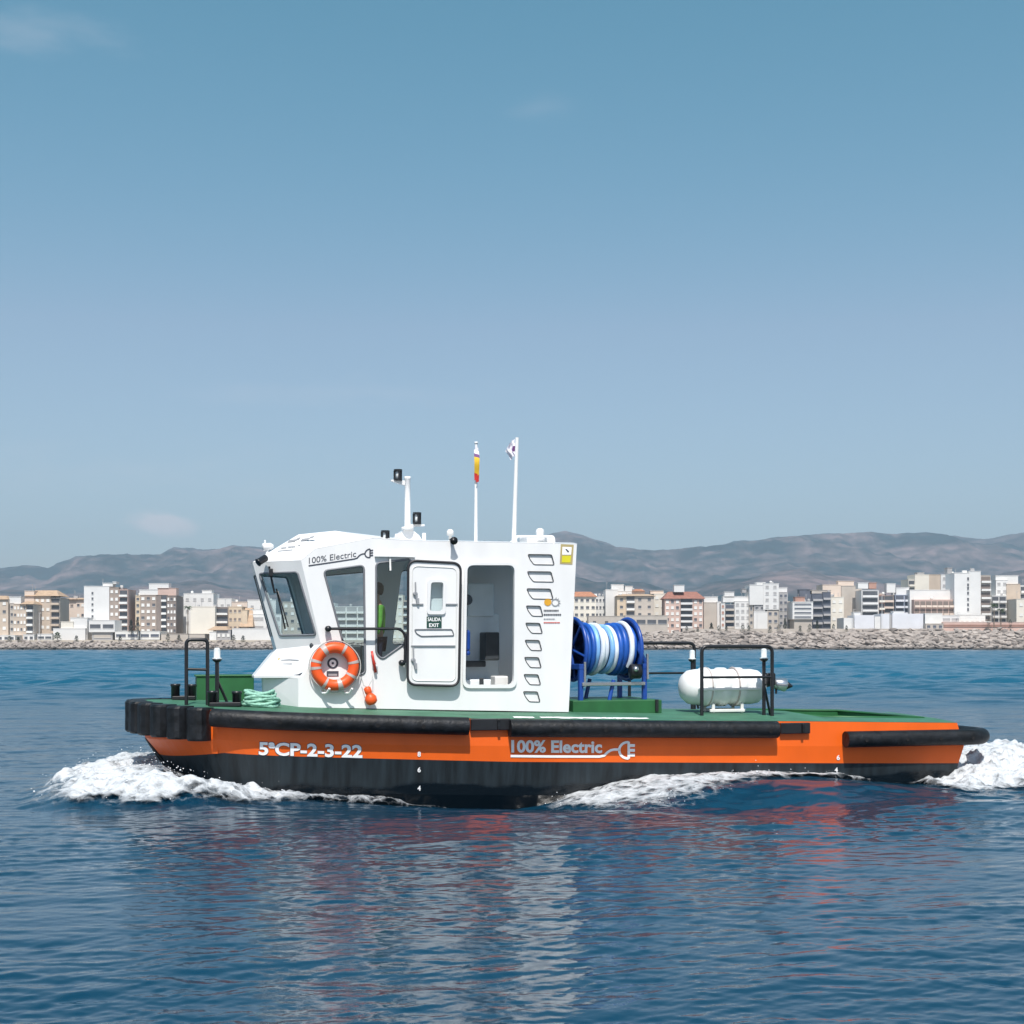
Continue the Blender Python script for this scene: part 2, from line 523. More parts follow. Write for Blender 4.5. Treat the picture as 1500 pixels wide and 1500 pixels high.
# well walls and floor
fl = 0.42
A = [Vector((RU0, RV0, camber(RU0, RV0))), Vector((RU1, RV0, camber(RU1, RV0))), Vector((RU1, RV1, camber(RU1, RV1))), Vector((RU0, RV1, camber(RU0, RV1)))]
Bq = [Vector((p.x, p.y, p.z - fl)) for p in A]
Bq[1].z = A[1].z - 0.08; Bq[2].z = A[2].z - 0.08
db.add(A + Bq, [(0, 1, 5, 4), (2, 3, 7, 6), (3, 0, 4, 7), (4, 5, 6, 7)], 1)
db.add([A[1], A[2], Bq[2], Bq[1]], [(0, 1, 2, 3)], 1)
db.build('deck', [M['deck'], M['deckdark']], boat)
# coaming round the well
cb = MB()
cb.tube([A[0], A[1], A[2], A[3]], 0.022, 8, closed=True)
cb.build('well_coaming', M['deckdark'], boat)
# worn white edge strip along the deck
sb_ = MB()
spts = [L(x, 1051, 0.24).x for x in range(755, 965, 10)]
for i in range(len(spts) - 1):
    if i in (3,): continue
    a, b = spts[i], spts[i + 1]
    jit = [0.25 + 0.10 * rnd.random() for _ in range(2)]
    sb_.add([(a, jit[0], camber(a, jit[0]) + 0.008), (b, jit[1], camber(b, jit[1]) + 0.008), (b, 0.40 + 0.1 * rnd.random(), camber(b, 0.45) + 0.009), (a, 0.40 + 0.1 * rnd.random(), camber(a, 0.45) + 0.009)], [(0, 1, 2, 3)])
sb_.build('edge_strip', M['letter'], boat)

# gunwale cap just under the deck edge (orange rail)
# side fenders
def side_fender(px0, px1, drop, holes, r=0.13, name='side_fender'):
    b = MB()
    u0 = L(px0, 1060, 0.08).x; u1 = L(px1, 1060, 0.08).x
    n = 26
    path = []
    for i in range(n + 1):
        u = u0 + (u1 - u0) * i / n
        path.append(Vector((u, edgev(u) - 0.10, deckw(u) - drop)))
    rr = [r] * (n + 1)
    b.tube(path, rr, 20)
    for hx in holes:
        p = L(hx, 1060, 0.0); u = p.x
        c = Vector((u, edgev(u) - 0.10 - r * 0.97, deckw(u) - drop - r * 0.10))
        b.lathe(c, (0, 1, 0.1), [(-0.006, 0.032), (0.004, 0.034)], 10, 1, False)
    return b.build(name, [M['rubber'], M['hole']], boat)
side_fender(313, 686, 0.105, [318, 342, 410, 482, 553, 620])
side_fender(747, 1139, 0.125, [822, 887, 950, 1013, 1076, 1128])
# aft fender, wraps round the stern
b = MB()
UT = LV[1]['ut']
wA = L(1300, 1082, 0.08).z
def wa(u): return wA + (u - L(1300, 1082, 0.08).x) * (-0.004)
ua = L(1239, 1082, 0.08).x
corner = UT + 0.02
path = [Vector((ua + (corner - ua) * i / 14, 0.09, wA)) for i in range(15)]
rc = 0.44
for j in range(1, 11):
    t = math.pi / 2 * j / 10
    path.append(Vector((corner + rc * math.sin(t), 0.09 + rc * (1 - math.cos(t)), wA)))
far = [Vector((p.x, 4.4 - p.y, p.z)) for p in path[::-1]]
full = path + [Vector((corner + rc, 0.09 + rc + (4.4 - 2 * (0.09 + rc)) * i / 8, wA)) for i in range(1, 8)] + far
b.tube(full, 0.128, 20)
for hx in (1268, 1328, 1377, 1424):
    u = L(hx, 1082, 0.0).x
    b.lathe((u, 0.09 - 0.126, wA - 0.012), (0, 1, 0), [(-0.006, 0.03), (0.004, 0.032)], 10, 1, False)
b.build('stern_fender', [M['rubber'], M['hole']], boat)
# stern rail plate that carries the fender
# black fairlead pockets between the fenders
for (x0, x1, y0, y1) in ((688, 746, 1053, 1069), (1141, 1184, 1059, 1074)):
    b = MB()
    p0 = onhull(x0, y0, 0.0); p1 = onhull(x1, y1, 0.0)
    cu = (p0.x + p1.x) / 2; cw = (p0.z + p1.z) / 2
    b.box((cu, 0.17, cw), (p1.x - p0.x, 0.09, p0.z - p1.z), 0, bev=0.012)
    b.box((cu + 0.12, 0.115, cw), (0.04, 0.05, p0.z - p1.z - 0.02), 1, bev=0.008)
    b.build('fairlead', [M['black'], M['rubber']], boat)
# vertical orange lap at the end of the bow fenders and rubbing plates
b = MB()
for px in (313,):
    p = onhull(px, 1090, 0)
    q0, q1 = onhull(px - 1, 1066, 0.0), onhull(px + 6, 1104, 0.0)
    b.add([onhull(px - 1, 1064, 0.02), onhull(px + 6, 1064, 0.02), onhull(px + 6, 1104, 0.02), onhull(px - 1, 1104, 0.02)], [(0, 1, 2, 3)])
b.build('hull_lap', M['orange'], boat)
# bow fenders: rubber blocks round the bow
l0 = LV[0]
ea, eb = UC - l0['stem'], 2.2 - l0['v']
# arc-length table of the bow curve, from the near side round to the far side
ts = np.linspace(-math.pi / 2, math.pi / 2, 800)
eu = UC - ea * np.cos(ts); ev = 2.2 + eb * np.sin(ts)
ds = np.concatenate([[0], np.cumsum(np.hypot(np.diff(eu), np.diff(ev)))])
start = np.interp(L(311, 1050, 0.2).x, eu[:400][::-1], ds[:400][::-1]) if True else 0
tot = ds[-1] - 2 * start
nb = int(round(tot / 0.345)); pit = tot / nb
for i in range(nb):
    sc_ = start + pit * (i + 0.5)
    u = float(np.interp(sc_, ds, eu)); v = float(np.interp(sc_, ds, ev))
    du = float(np.interp(sc_ + 0.01, ds, eu)) - u; dvv = float(np.interp(sc_ + 0.01, ds, ev)) - v
    tang = Vector((du, dvv, 0)).normalized(); nor = Vector((-tang.y, tang.x, 0))
    if nor.dot(Vector((u - UC, v - 2.2, 0))) < 0: nor = -nor
    wt = deckw(u) + 0.02
    h = 0.47
    prof = []
    hw = pit * 0.455
    for a, o in ((-1, -0.10), (-1, 0.02), (-0.95, 0.09), (-0.78, 0.165), (-0.4, 0.20), (0, 0.205), (0.4, 0.20), (0.78, 0.165), (0.95, 0.09), (1, 0.02), (1, -0.10)):
        prof.append((a * hw, o))
    b = MB()
    secs = []
    for hh, k in ((0, 0.86), (-0.03, 1.0), (-0.15, 1.0), (-0.235, 0.985), (-0.32, 1.0), (-0.44, 1.0), (-0.47, 0.86)):
        secs.append([Vector((u, v, wt + hh)) + tang * (a * (0.97 if abs(k) < 0.9 else 1)) + nor * (o * k if o > 0 else o) for a, o in prof])
    n = len(prof)
    vs_ = [p for s_ in secs for p in s_]
    fs = []
    for k in range(len(secs) - 1):
        for j in range(n):
            fs.append((k * n + j, k * n + (j + 1) % n, (k + 1) * n + (j + 1) % n, (k + 1) * n + j))
    fs += [tuple(range(n)), tuple(range((len(secs) - 1) * n, len(secs) * n))[::-1]]
    b.add(vs_, fs, 0, False)
    for hz in (-0.11, -0.33):
        b.lathe(Vector((u, v, wt + hz)) + nor * 0.196 + tang * (-0.03), nor, [(-0.004, 0.034), (0.006, 0.03)], 10, 1, False)
    b.build('bow_fender', [M['rubber'], M['hole']], boat)
# stem bars
b = MB()
for dv_ in (-0.16, 0.16):
    pts = []
    for l, k in zip(LV[1:5], range(4)):
        pts.append(Vector((l['stem'] - 0.02 + (0.004 if k else 0.05), 2.2 + dv_, l['ws'][0] if k < 3 else -0.5)))
    b.tube(pts, 0.035, 8)
b.build('stem_bar', M['hullblack'], boat)

# lettering on the hull
def text_polys(body, bold=0.0):
    cu = bpy.data.curves.new('txt', 'FONT')
    cu.body = body; cu.size = 1.0; cu.offset = bold; cu.resolution_u = 4
    o = bpy.data.objects.new('txt', cu); COL.objects.link(o)
    dg = bpy.context.evaluated_depsgraph_get()
    me = bpy.data.meshes.new_from_object(o.evaluated_get(dg))
    vs_ = [p.co.copy() for p in me.vertices]; fs = [tuple(p.vertices) for p in me.polygons]
    bpy.data.objects.remove(o); bpy.data.curves.remove(cu); bpy.data.meshes.remove(me)
    return vs_, fs
def letter(b, body, x0, x1, yb, yc, surf, slope=0.0, bold=0.0, mi=0, slant=0.0):
    """text between pixel columns x0..x1, baseline yb, cap height yc pixels"""
    vs_, fs = text_polys(body, bold)
    ax = min(p.x for p in vs_); bx = max(p.x for p in vs_)
    k = (x1 - x0) / (bx - ax); ky = yc / 0.70
    P = []
    for p in vs_:
        px = x0 + (p.x - ax) * k + p.y * slant * ky
        P.append(surf(px, yb - p.y * ky + (px - x0) * slope))
    b.add(P, fs, mi)
def ribbon(b, pts, wpx, surf, mi=0, closed=False):
    P = [Vector(p) for p in pts]
    n = len(P); vs_ = []
    for i in range(n):
        t = (P[(i + 1) % n] - P[i - 1]) if closed else (P[min(i + 1, n - 1)] - P[max(i - 1, 0)])
        t.normalize(); q = Vector((-t.y, t.x)) * wpx / 2
        for s_ in (P[i] + q, P[i] - q): vs_.append(surf(s_.x, s_.y))
    fs = [(2 * i, 2 * i + 1, (2 * i + 3) % (2 * n), (2 * i + 2) % (2 * n)) for i in range(n if closed else n - 1)]
    b.add(vs_, fs, mi)
def poly(b, pts, surf, mi=0):
    P = [surf(x, y) for x, y in pts]
    tri = tessellate_polygon([[Vector((x, y, 0)) for x, y in pts]])
    b.add(P, [tuple(t) for t in tri], mi)
def circ(cx, cy, rx, ry=None, n=20, a0=0, a1=360):
    ry = ry or rx
    return [(cx + rx * math.cos(R(a0 + (a1 - a0) * i / n)), cy + ry * math.sin(R(a0 + (a1 - a0) * i / n))) for i in range(n if a1 - a0 >= 360 else n + 1)]
def rect(x0, y0, x1, y1): return [(x0, y0), (x1, y0), (x1, y1), (x0, y1)]

hs = lambda x, y: onhull(x, y, 0.008)
hs2 = lambda x, y: onhull(x, y, 0.004)
b = MB()
letter(b, '5ªCP-2-3-22', 379, 531, 1105, 17.5, hs, slope=0.030, bold=0.035)
letter(b, '5ªCP-2-3-22', 378.4, 531.6, 1105.6, 18.6, hs2, slope=0.030, bold=0.052, mi=1)
b.build('registration_lettering', [M['letter'], M['ink']], hull, fixn=False)
def slogan(b, S, S2, ox, oy, k, slope, mi, mo, bold=0.03):
    """'100% Electric' with an underline that runs into a plug; k: pixels per unit of the hull version"""
    T = lambda pts: [(ox + x * k, oy + y * k + x * k * slope) for x, y in pts]
    if mo is not None:
        letter(b, '100% Electric', ox - 1 * k, ox + 136 * k, oy - 4.5 * k, 20 * k, S2, slope, bold + 0.022, mo)
    letter(b, '100% Electric', ox + 1 * k, ox + 134 * k, oy - 5.5 * k, 17 * k, S, slope, bold, mi)
    for (m, w, sf) in ((mo, 6.0, S2), (mi, 3.6, S)):
        if m is None: continue
        ribbon(b, T([(0, 0.5), (60, 0.8), (130, 0.5), (137, -1), (142, -6), (147, -9), (152, -10), (160, -10)]), w * k, sf, m)
        arc = [(172 + 13 * math.cos(R(a)), -9 + 12 * math.sin(R(a))) for a in range(90, 271, 15)]
        ribbon(b, T(arc + [(173, -21), (173, 3)]), w * k, sf, m, closed=True)
        for yy in (-16, -9, -2):
            ribbon(b, T([(173, yy), (182, yy)]), (w + 0.6) * k, sf, m)
b = MB()
slogan(b, hs, hs2, 748, 1107, 1.0, 0.006, 0, None, bold=0.034)
b.build('slogan_lettering', [M['letter'], M['ink']], hull, fixn=False)
for t, x, y in (('8', 614, 1108), ('6', 614, 1131), ('4', 614, 1158), ('6', 1228, 1113), ('4', 1225, 1131)):
    b = MB()
    letter(b, t, x - 2.4, x + 2.4, y, 6.8, hs, bold=0.03)
    b.build('draught_mark', M['letter'], hull, fixn=False)

# ------------------------------------------------------------------ wheelhouse
VW = 1.3
wh = empty('wheelhouse'); wh.parent = boat
W = lambda x, y: L(x, y, VW)
def Wp(pts): return [W(*p) for p in pts]
outer = [(437, 1036), (437, 993), (444, 990), (470, 944), (441, 821), (462, 804), (545, 788.5), (600, 792), (845, 797), (833, 1043)]
win1 = round2([(474, 836), (533, 828), (535, 987), (516, 990)], 7)
win2 = round2([(551, 825), (602, 819), (602, 936), (560, 966), (551, 958)], 6)
dway = round2([(684, 828), (753, 828), (752, 1003), (681, 1003)], 9)
steps = []
for i in range(9):
    y = 812 + i * 25.1; wd = 35 if i < 3 else 21
    x = 773 - i * 0.85
    steps.append(round2([(x, y), (x + wd, y + 0.5), (x + wd + 4, y + 15.5), (x + 9, y + 15), (x + 3.5, y + 8)], 2, 2))
th = Vector((0, 0.06, 0))
b = MB()
b.panel(Wp(outer), [Wp(win1), Wp(win2), Wp(dway)] + [Wp(s_) for s_ in steps], th, 0)
# far wall
fo_ = [mirror(p) for p in Wp(outer)]
farwin = [round2([(454, 838), (566, 828), (577, 948), (487, 948)], 7), round2([(618, 826), (688, 826), (688, 945), (603, 945)], 7)]
b.panel(fo_, [[mirror(p) for p in Wp(q)] for q in farwin], -th, 0)
# front
VF = 1.98
A0 = L(370, 824, VF); B0 = W(441, 821); C0 = W(470, 944); D0 = L(405, 951, VF)
wsc = [(380, 840), (436, 838), (463, 930), (410, 931)]
D0 = onplane(405, 951, A0, B0, C0)
wsc3 = [onplane(x, y, A0, B0, C0) for x, y in round2(wsc, 4)]
nrm = (B0 - A0).cross(C0 - A0).normalized()
if nrm.y > 0: nrm = -nrm
inw = -nrm * 0.05
for mir in (False, True):
    q = (lambda p: mirror(p)) if mir else (lambda p: Vector(p))
    qi = Vector((inw.x, -inw.y, inw.z)) if mir else inw
    b.panel([q(p) for p in (A0, B0, C0, D0)], [[q(p) for p in wsc3]], qi)
# centre panel (narrow, between the two canted screens)
Am, Dm = mirror(A0), mirror(D0)
cp = lambda s_, t: A0.lerp(Am, s_).lerp(D0.lerp(Dm, s_), t)
b.panel([A0, Am, Dm, D0], [[cp(0.15, 0.14), cp(0.85, 0.14), cp(0.85, 0.85), cp(0.15, 0.85)]], (0.05, 0, 0))
# hood: sloping top, lip, front box
H1 = W(444, 990); VH = 1.98
H0 = L(372, 990, VH); H0b = L(376, 994, VH); Hb = L(378, 1032, VH)
G1 = W(437, 993.5); Gb = W(437, 1036)
for mir in (False, True):
    q = mirror if mir else (lambda p: Vector(p))
    b.add([q(p) for p in (D0, C0, H1, H0)], [(0, 1, 2, 3)])
    b.add([q(p) for p in (H0, H1, H1 + Vector((0.0, 0, -0.03)), H0 + Vector((0, 0, -0.03)))], [(0, 1, 2, 3)])
    off = Vector((0.10, 0.08, 0))
    b.add([q(p) for p in (H0 + Vector((0, 0, -0.03)), H1 + Vector((0, 0, -0.03)), G1, H0b + off)], [(0, 1, 2, 3)])
    b.add([q(p) for p in (H0b + off, G1, Gb, Hb + off)], [(0, 1, 2, 3)])
hm = [mirror(p) for p in (D0, H0, H0b, Hb)]
b.add([D0, H0, hm[1], hm[0]], [(0, 1, 2, 3)])
b.add([H0, H0 + Vector((0, 0, -0.03)), hm[1] + Vector((0, 0, -0.03)), hm[1]], [(0, 1, 2, 3)])
off = Vector((0.10, 0.08, 0)); offm = Vector((0.10, -0.08, 0))
b.add([H0 + Vector((0, 0, -0.03)), H0b + off, hm[2] + offm, hm[1] + Vector((0, 0, -0.03))], [(0, 1, 2, 3)])
b.add([H0b + off, Hb + off, hm[3] + offm, hm[2] + offm], [(0, 1, 2, 3)])
# aft wall
At, Ab = W(845, 797) + Vector((-0.002, 0.058, 0)), W(833, 1043) + Vector((-0.002, 0.058, 0))
q4 = lambda s_, t: At.lerp(mirror(At), s_).lerp(Ab.lerp(mirror(Ab), s_), t)
aft_fill = [q4(0.12, 0.08), q4(0.88, 0.08), q4(0.88, 0.55), q4(0.12, 0.55)]  # unseen opening, added to let sky light brighten the cabin
b.panel([At, Ab, mirror(Ab), mirror(At)], [aft_fill], (-0.05, 0, 0))
b.build('wheelhouse_wall', M['white'], wh)
# roof
RD = L(437, 783, 1.75); RE = L(491, 777.5, 1.65); RC = W(462, 804); RC2 = W(545, 788.5); RC3 = W(600, 792); RF = W(846, 797); RG = L(600, 790.5, 1.7); RH = L(840, 795, 1.7)
oe = Vector((0, -0.002, 0.003)); B1 = B0 + oe; A1 = A0 + Vector((-0.004, 0, 0.003))
rp = [A1, B1, RC + oe, RF + oe, RD, RE, RG, RH, RC2 + oe, RC3 + oe]
n = len(rp)
rv = rp + [mirror(p) for p in rp]
rf = [(0, 1, 4), (1, 2, 4), (2, 5, 4), (2, 8, 5), (8, 6, 5), (8, 9, 6), (9, 3, 7, 6)]
rf += [tuple(i + n for i in f)[::-1] for f in rf]
rf += [(0, 4, 4 + n, n), (4, 5, 5 + n, 4 + n), (5, 6, 6 + n, 5 + n), (6, 7, 7 + n, 6 + n), (7, 3, 3 + n, 7 + n)]
b = MB(); b.add(rv, rf)
# thin eave under the roof edge so it reads as a slab
b.build('roof', M['white'], wh)
# step pockets
for s_ in steps:
    b = MB()
    P = Wp(s_)
    back = [p + Vector((0, 0.022, 0)) for p in P]
    k = len(P)
    b.add(P + back, [(i, (i + 1) % k, (i + 1) % k + k, i + k) for i in range(k)], 0)
    b.add(back, [tuple(t) for t in tessellate_polygon([back])], 0)
    b.tube([p + Vector((0, -0.004, 0)) for p in P], 0.006, 6, 1, closed=True)
    b.build('step', [M['white'], M['seal']], wh)
# windows: frame + glass
def window(pts3, nv, wh_, rt=0.017):
    b = MB()
    b.tube([p + nv * 0.003 for p in pts3], rt, 8, closed=True)
    f = b.build('window', M['gasket'], wh_)
    g = MB()
    g.add([p - nv * 0.02 for p in pts3], [tuple(t) for t in tessellate_polygon([pts3])])
    g.build('pane', M['glass'], f, fixn=False)
    return f
nvn = Vector((0, -1, 0))
for p in (win1, win2):
    window(Wp(p), nvn, wh)
window(aft_fill, Vector((1, 0, 0)), wh)  # frame and pane of the added aft light opening
for p in farwin: window([mirror(q) for q in Wp(p)], -nvn, wh)
window(wsc3, nrm, wh)
window([mirror(p) for p in wsc3], Vector((nrm.x, -nrm.y, nrm.z)), wh)
window([cp(0.15, 0.14), cp(0.85, 0.14), cp(0.85, 0.85), cp(0.15, 0.85)], Vector((-1, 0, 0)), wh, 0.008)
# doorway rim
b = MB()
dp = Wp(round2([(680, 824), (757, 824), (756, 1008), (677, 1008)], 11))
b.panel([p + Vector((0, -0.035, 0)) for p in dp], [[p + Vector((0, -0.035, 0)) for p in Wp(dway)]], (0, 0.033, 0))
b.build('door_frame', M['white'], wh)
# dark transition strip under the roof overhang above the second window
b = MB()
b.box(W(578, 818) + Vector((0, -0.03, 0.03)), (0.62, 0.06, 0.03), 0, bev=0.008)
b.build('drip_rail', M['white'], wh)

# sliding door, slid forward along the wall
VD = 1.17
Dd = lambda x, y: L(x, y, VD)
dpts = [(598, 821), (675, 825), (672, 1005), (597, 1003)]
door_b = MB()
dpoly = [Dd(*p) for p in round2(dpts, 13, 6)]
dwin = [Dd(*p) for p in round2([(631, 853), (649, 853), (648, 895), (629, 895)], 4)]
door_b.panel(dpoly, [dwin], (0, 0.05, 0))
door_b.tube([p + Vector((0, -0.004, 0)) for p in dpoly], 0.02, 8, 1, closed=True)
door = door_b.build('door', [M['white'], M['seal']], boat)
b = MB()
ip = [Dd(*p) + Vector((0, -0.003, 0)) for p in round2([(604, 829), (669, 832), (667, 998), (603, 997)], 9, 5)]
b.tube(ip, 0.008, 6, closed=True)
b.build('panel_rim', M['offwhite'], door)
b = MB()
wf = [Dd(*p) for p in round2([(626, 849), (653, 849), (652, 900), (625, 900)], 5)]
b.panel([p + Vector((0, -0.03, 0)) for p in wf], [[p + Vector((0, -0.03, 0)) for p in dwin]], (0, 0.028, 0))
f = b.build('door_window', M['white'], door)
g = MB(); g.add([p + Vector((0, 0.03, 0)) for p in dwin], [tuple(t) for t in tessellate_polygon([dwin])])
g.build('pane', M['glass'], f, fixn=False)
ds_ = lambda x, y: L(x, y, VD - 0.006)
ds2 = lambda x, y: L(x, y, VD - 0.010)
b = MB()
poly(b, rect(625, 903, 647, 920), ds_, 0)
letter(b, 'SALIDA', 626.5, 645.5, 909.8, 5.2, ds2, bold=0.02, mi=1)
letter(b, 'EXIT', 628.5, 643, 918.3, 5.2, ds2, bold=0.02, mi=1)
b.build('exit_sign', [M['signgreen'], M['letter']], door, fixn=False)
for (x0, x1, y) in ((603, 620, 885), (652, 670, 885), (602, 667, 946)):
    b = MB()
    b.box((Dd((x0 + x1) / 2, y) + Vector((0, -0.012, 0))), ((Dd(x1, y) - Dd(x0, y)).x, 0.02, 0.022), 0, bev=0.005)
    b.build('door_rail', M['grey'], door)
b = MB()
fp = [Dd(*p) + Vector((0, -0.006, 0)) for p in round2([(607, 922), (662, 922), (665, 931), (617, 932), (610, 928)], 2, 2)]
b.tube(fp, 0.009, 6, closed=True)
b.build('foothold', M['gasket'], door)
for (p0, p1, c) in (((608, 853), (611, 885), (608, 868)), ((605, 948), (608, 980), (605, 965))):
    b = MB()
    b.tube([Dd(*p0) + Vector((0, -0.03, 0)), Dd(*c) + Vector((0, -0.045, 0)), Dd(*p1) + Vector((0, -0.03, 0))], 0.012, 8)
    b.lathe(Dd(c[0], c[1] + 2) + Vector((0, 0, 0)), (0, -1, 0), [(0, 0.035), (0.03, 0.035), (0.04, 0.02)], 14)
    b.box(Dd(p1[0] + 1, p1[1] - 4) + Vector((0, -0.03, 0)), (0.03, 0.03, 0.10), bev=0.006)
    b.build('handle', M['grey'], door)
# black grab rail outside the windows
VG = 1.16
G = lambda x, y: L(x, y, VG)
b = MB()
pth = fillet([G(481, 921), G(586, 921), G(594, 930), G(593, 971)], 0.06)
b.tube(pth, 0.021, 10)
b.lathe(G(481, 921) + Vector((0, -0.02, 0)), (0, 1, 0), [(0, 0.045), (0.10, 0.045), (0.15, 0.03)], 14)
b.lathe(G(593, 971) + Vector((-0.04, -0.02, 0)), (0, 1, 0), [(0, 0.045), (0.10, 0.045), (0.15, 0.03)], 14)
b.build('grab_rail', M['black'], boat)
# emblem plate, label, small items on the wall
ws_ = lambda x, y: L(x, y, VW - 0.005)
ws2 = lambda x, y: L(x, y, VW - 0.009)
b = MB()
slogan(b, ws_, None, 452, 828.5, 0.52, -0.15, 0, None, bold=0.0)
b.build('roof_slogan', M['ink'], wh, fixn=False)
b = MB()
poly(b, circ(487.5, 971.5, 8.2), ws_, 0); poly(b, circ(487.5, 971.5, 5.2), ws2, 1)
poly(b, circ(487.5, 971.5, 1.8), lambda x, y: L(x, y, VW - 0.012), 0)
poly(b, rect(478.5, 983, 496, 991), ws_, 0); poly(b, rect(481, 987, 494, 990), ws2, 2)
b.build('emblem', [M['ink'], M['letter'], M['inkgrey']], wh, fixn=False)
b = MB()
poly(b, [(821.5, 797), (840.5, 798), (838.5, 827), (820, 826)], ws_, 0)
poly(b, [(824, 801), (837.5, 801.5), (836.5, 812.5), (823.5, 812.5)], ws2, 1)
poly(b, [(823.5, 814), (836.5, 814), (835.5, 824), (822.8, 824)], ws2, 2)
poly(b, [(828, 804.5), (830, 804), (834, 808), (832, 809.5)], lambda x, y: L(x, y, VW - 0.012), 3)
b.build('notice', [M['signborder'], M['letter'], M['signyellow'], M['ink']], wh, fixn=False)
b = MB()
poly(b, circ(802.5, 882, 5.3), ws2, 0)
ribbon(b, circ(813.5, 882.5, 5), 1.3, ws2, 1, closed=True)
for a in range(-60, 61, 30):
    ribbon(b, [(813.5 + 5 * math.cos(R(a - 20)), 882.5 + 5 * math.sin(R(a - 20))), (813.5 + 7.6 * math.cos(R(a - 20)), 882.5 + 7.6 * math.sin(R(a - 20)))], 1.3, ws2, 1)
b.build('operator_badge', [M['gold'], M['inkgrey']], wh, fixn=False)
rr_ = random.Random(3)
b = MB()
b = None
for y, x1, c in ((894.3, 817, 2), (900.3, 820, 2), (906.6, 811, 1), (912, 819, 3)):
    b = MB(); x = 796.5
    while x < x1:
        w_ = rr_.uniform(1.2, 2.6); ribbon(b, [(x, y), (x + w_, y + 0.05)], 2.3 if c == 2 else 1.5, ws2, c); x += w_ + 0.5
    b.build('operator_lettering', [M['gold'], M['inkgrey'], M['ink'], M['red']], wh, fixn=False)
# logos on the visor and the hood
pv = (A1, B1, RD)
vis = lambda x, y: onplane(x, y, *pv) + Vector((-0.004, -0.006, 0.004))
b = MB()
for x0, x1, y in ((421, 432, 795), (433, 438, 792), (440, 452, 793), (452, 459, 790)):
    poly(b, [(x0, y), (x1, y - 1.5), (x1 + 3, y - 5), (x0 + 3, y - 3.5)], vis, 0)
for x0, x1, y in ((412, 420, 803), (422, 433, 801.5), (437, 440, 799.5)):
    ribbon(b, [(x0, y), (x1, y - 0.6)], 1.4, vis, 0)
ribbon(b, [(407, 807.5), (429, 805.5)], 0.8, vis, 0)
b.build('visor_logo', [M['inkgrey']], wh, fixn=False)
b = MB()
ph = (D0, C0, H1)
hd = lambda x, y: onplane(x, y, *ph) + Vector((-0.005, -0.005, 0.004))
poly(b, [(400, 975), (405, 966), (411, 964), (408, 969), (405, 975)], hd, 1)
ribbon(b, [(412, 967.5), (424, 966.5), (438, 967.5)], 1.4, hd, 0)
ribbon(b, [(414, 973), (428, 972.5)], 1.2, hd, 0)
for x0, x1 in ((376, 388), (391, 411)):
    poly(b, [(x0, 985.8), (x1, 987.2), (x1, 990), (x0, 988.3)], hd, 2)
poly(b, [(414, 987), (426, 990), (437, 988), (444, 985), (440, 990), (428, 993), (418, 991)], lambda x, y: hd(x, min(y, 989.5)), 2)
b.build('hood_logo', [M['inkgrey'], M['gold'], M['ink']], wh, fixn=False)
# bow-shaped brackets under the lifebuoy
b = MB()
for x in (474, 507):
    b = MB()
    b.tube(fillet([W(x - 6, 1004) + Vector((0, -0.01, 0)), W(x - 3, 1015) + Vector((0, -0.05, 0)), W(x + 3, 1015) + Vector((0, -0.14, 0)), W(x + 6, 1008) + Vector((0, -0.20, 0))], 0.03), 0.018, 8)
    b.build('buoy_bracket', M['white'], wh)
# red hand flare in a clip
b = MB()
b.lathe(W(549.5, 985) + Vector((0, -0.05, 0)), Vector((-0.18, 0, 1)), [(0, 0.022), (0.12, 0.022), (0.13, 0.03), (0.20, 0.018), (0.33, 0.018)], 12)
b.build('hand_flare', M['red'], boat)
b = MB(); b.box(W(549.5, 978) + Vector((0, -0.03, 0)), (0.06, 0.05, 0.05), bev=0.01); b.build('flare_clip', M['grey'], boat)

# wipers on the screen
b = MB()
wps = lambda x, y, o=0.03: onplane(x, y, A0, B0, C0) + nrm * o
b.tube([wps(398, 829, 0.06), wps(400, 850), wps(404, 868)], 0.016, 8)
b.tube([wps(404, 868, .035), wps(409, 866), wps(424, 918)], 0.011, 8)
b.tube([wps(406, 862, .02), wps(414, 898, .02), wps(419, 921, .02)], 0.013, 6)
b.box(wps(400, 838, 0.05), (0.06, 0.05, 0.12), bev=0.01)
b.build('wiper', M['black'], boat)
b = MB()
b.lathe(onplane(392.5, 819, A0, B0, C0) + nrm * 0.14, Vector((-0.7, -0.3, -0.45)), [(-0.09, 0.045), (-0.07, 0.055), (0.06, 0.055), (0.08, 0.065), (0.085, 0.04)], 14)
b.build('visor_camera', M['black'], boat)

# roof equipment
Rr = lambda x, y, v=2.2: L(x, y, v)
def lamp_unit(x, y0, y1, v=2.2, body='black'):
    """navigation lantern: two dark discs, clear lens, three bars"""
    c = Rr(x, y1, v); h = (y1 - y0) / 90.0; r = 0.068
    b = MB()
    b.lathe(c, (0, 0, 1), [(0, r), (h * 0.14, r), (h * 0.15, r * 0.8)], 16, 0, False)
    b.lathe(c + Vector((0, 0, h * 0.84)), (0, 0, 1), [(0, r * 0.8), (h * 0.01, r), (h * 0.16, r)], 16, 0, False)
    for a in (20, 100, 160, 280): b.box(c + Vector((r * 0.82 * math.cos(R(a)), r * 0.82 * math.sin(R(a)), h * 0.5)), (0.03, 0.03, h * 0.8))
    o = b.build('navigation_light', M[body], boat)
    g = MB(); g.lathe(c + Vector((0, 0, h * 0.14)), (0, 0, 1), [(0, r * 0.55), (h * 0.7, r * 0.55)], 14)
    g.build('lens', M['lens'], o)
b = MB()
b.lathe(Rr(597, 776), (0, 0, 1), [(0, 0.10), (0.04, 0.10), (0.05, 0.05), (0.80, 0.044), (0.81, 0.052), (0.85, 0.052)], 16)
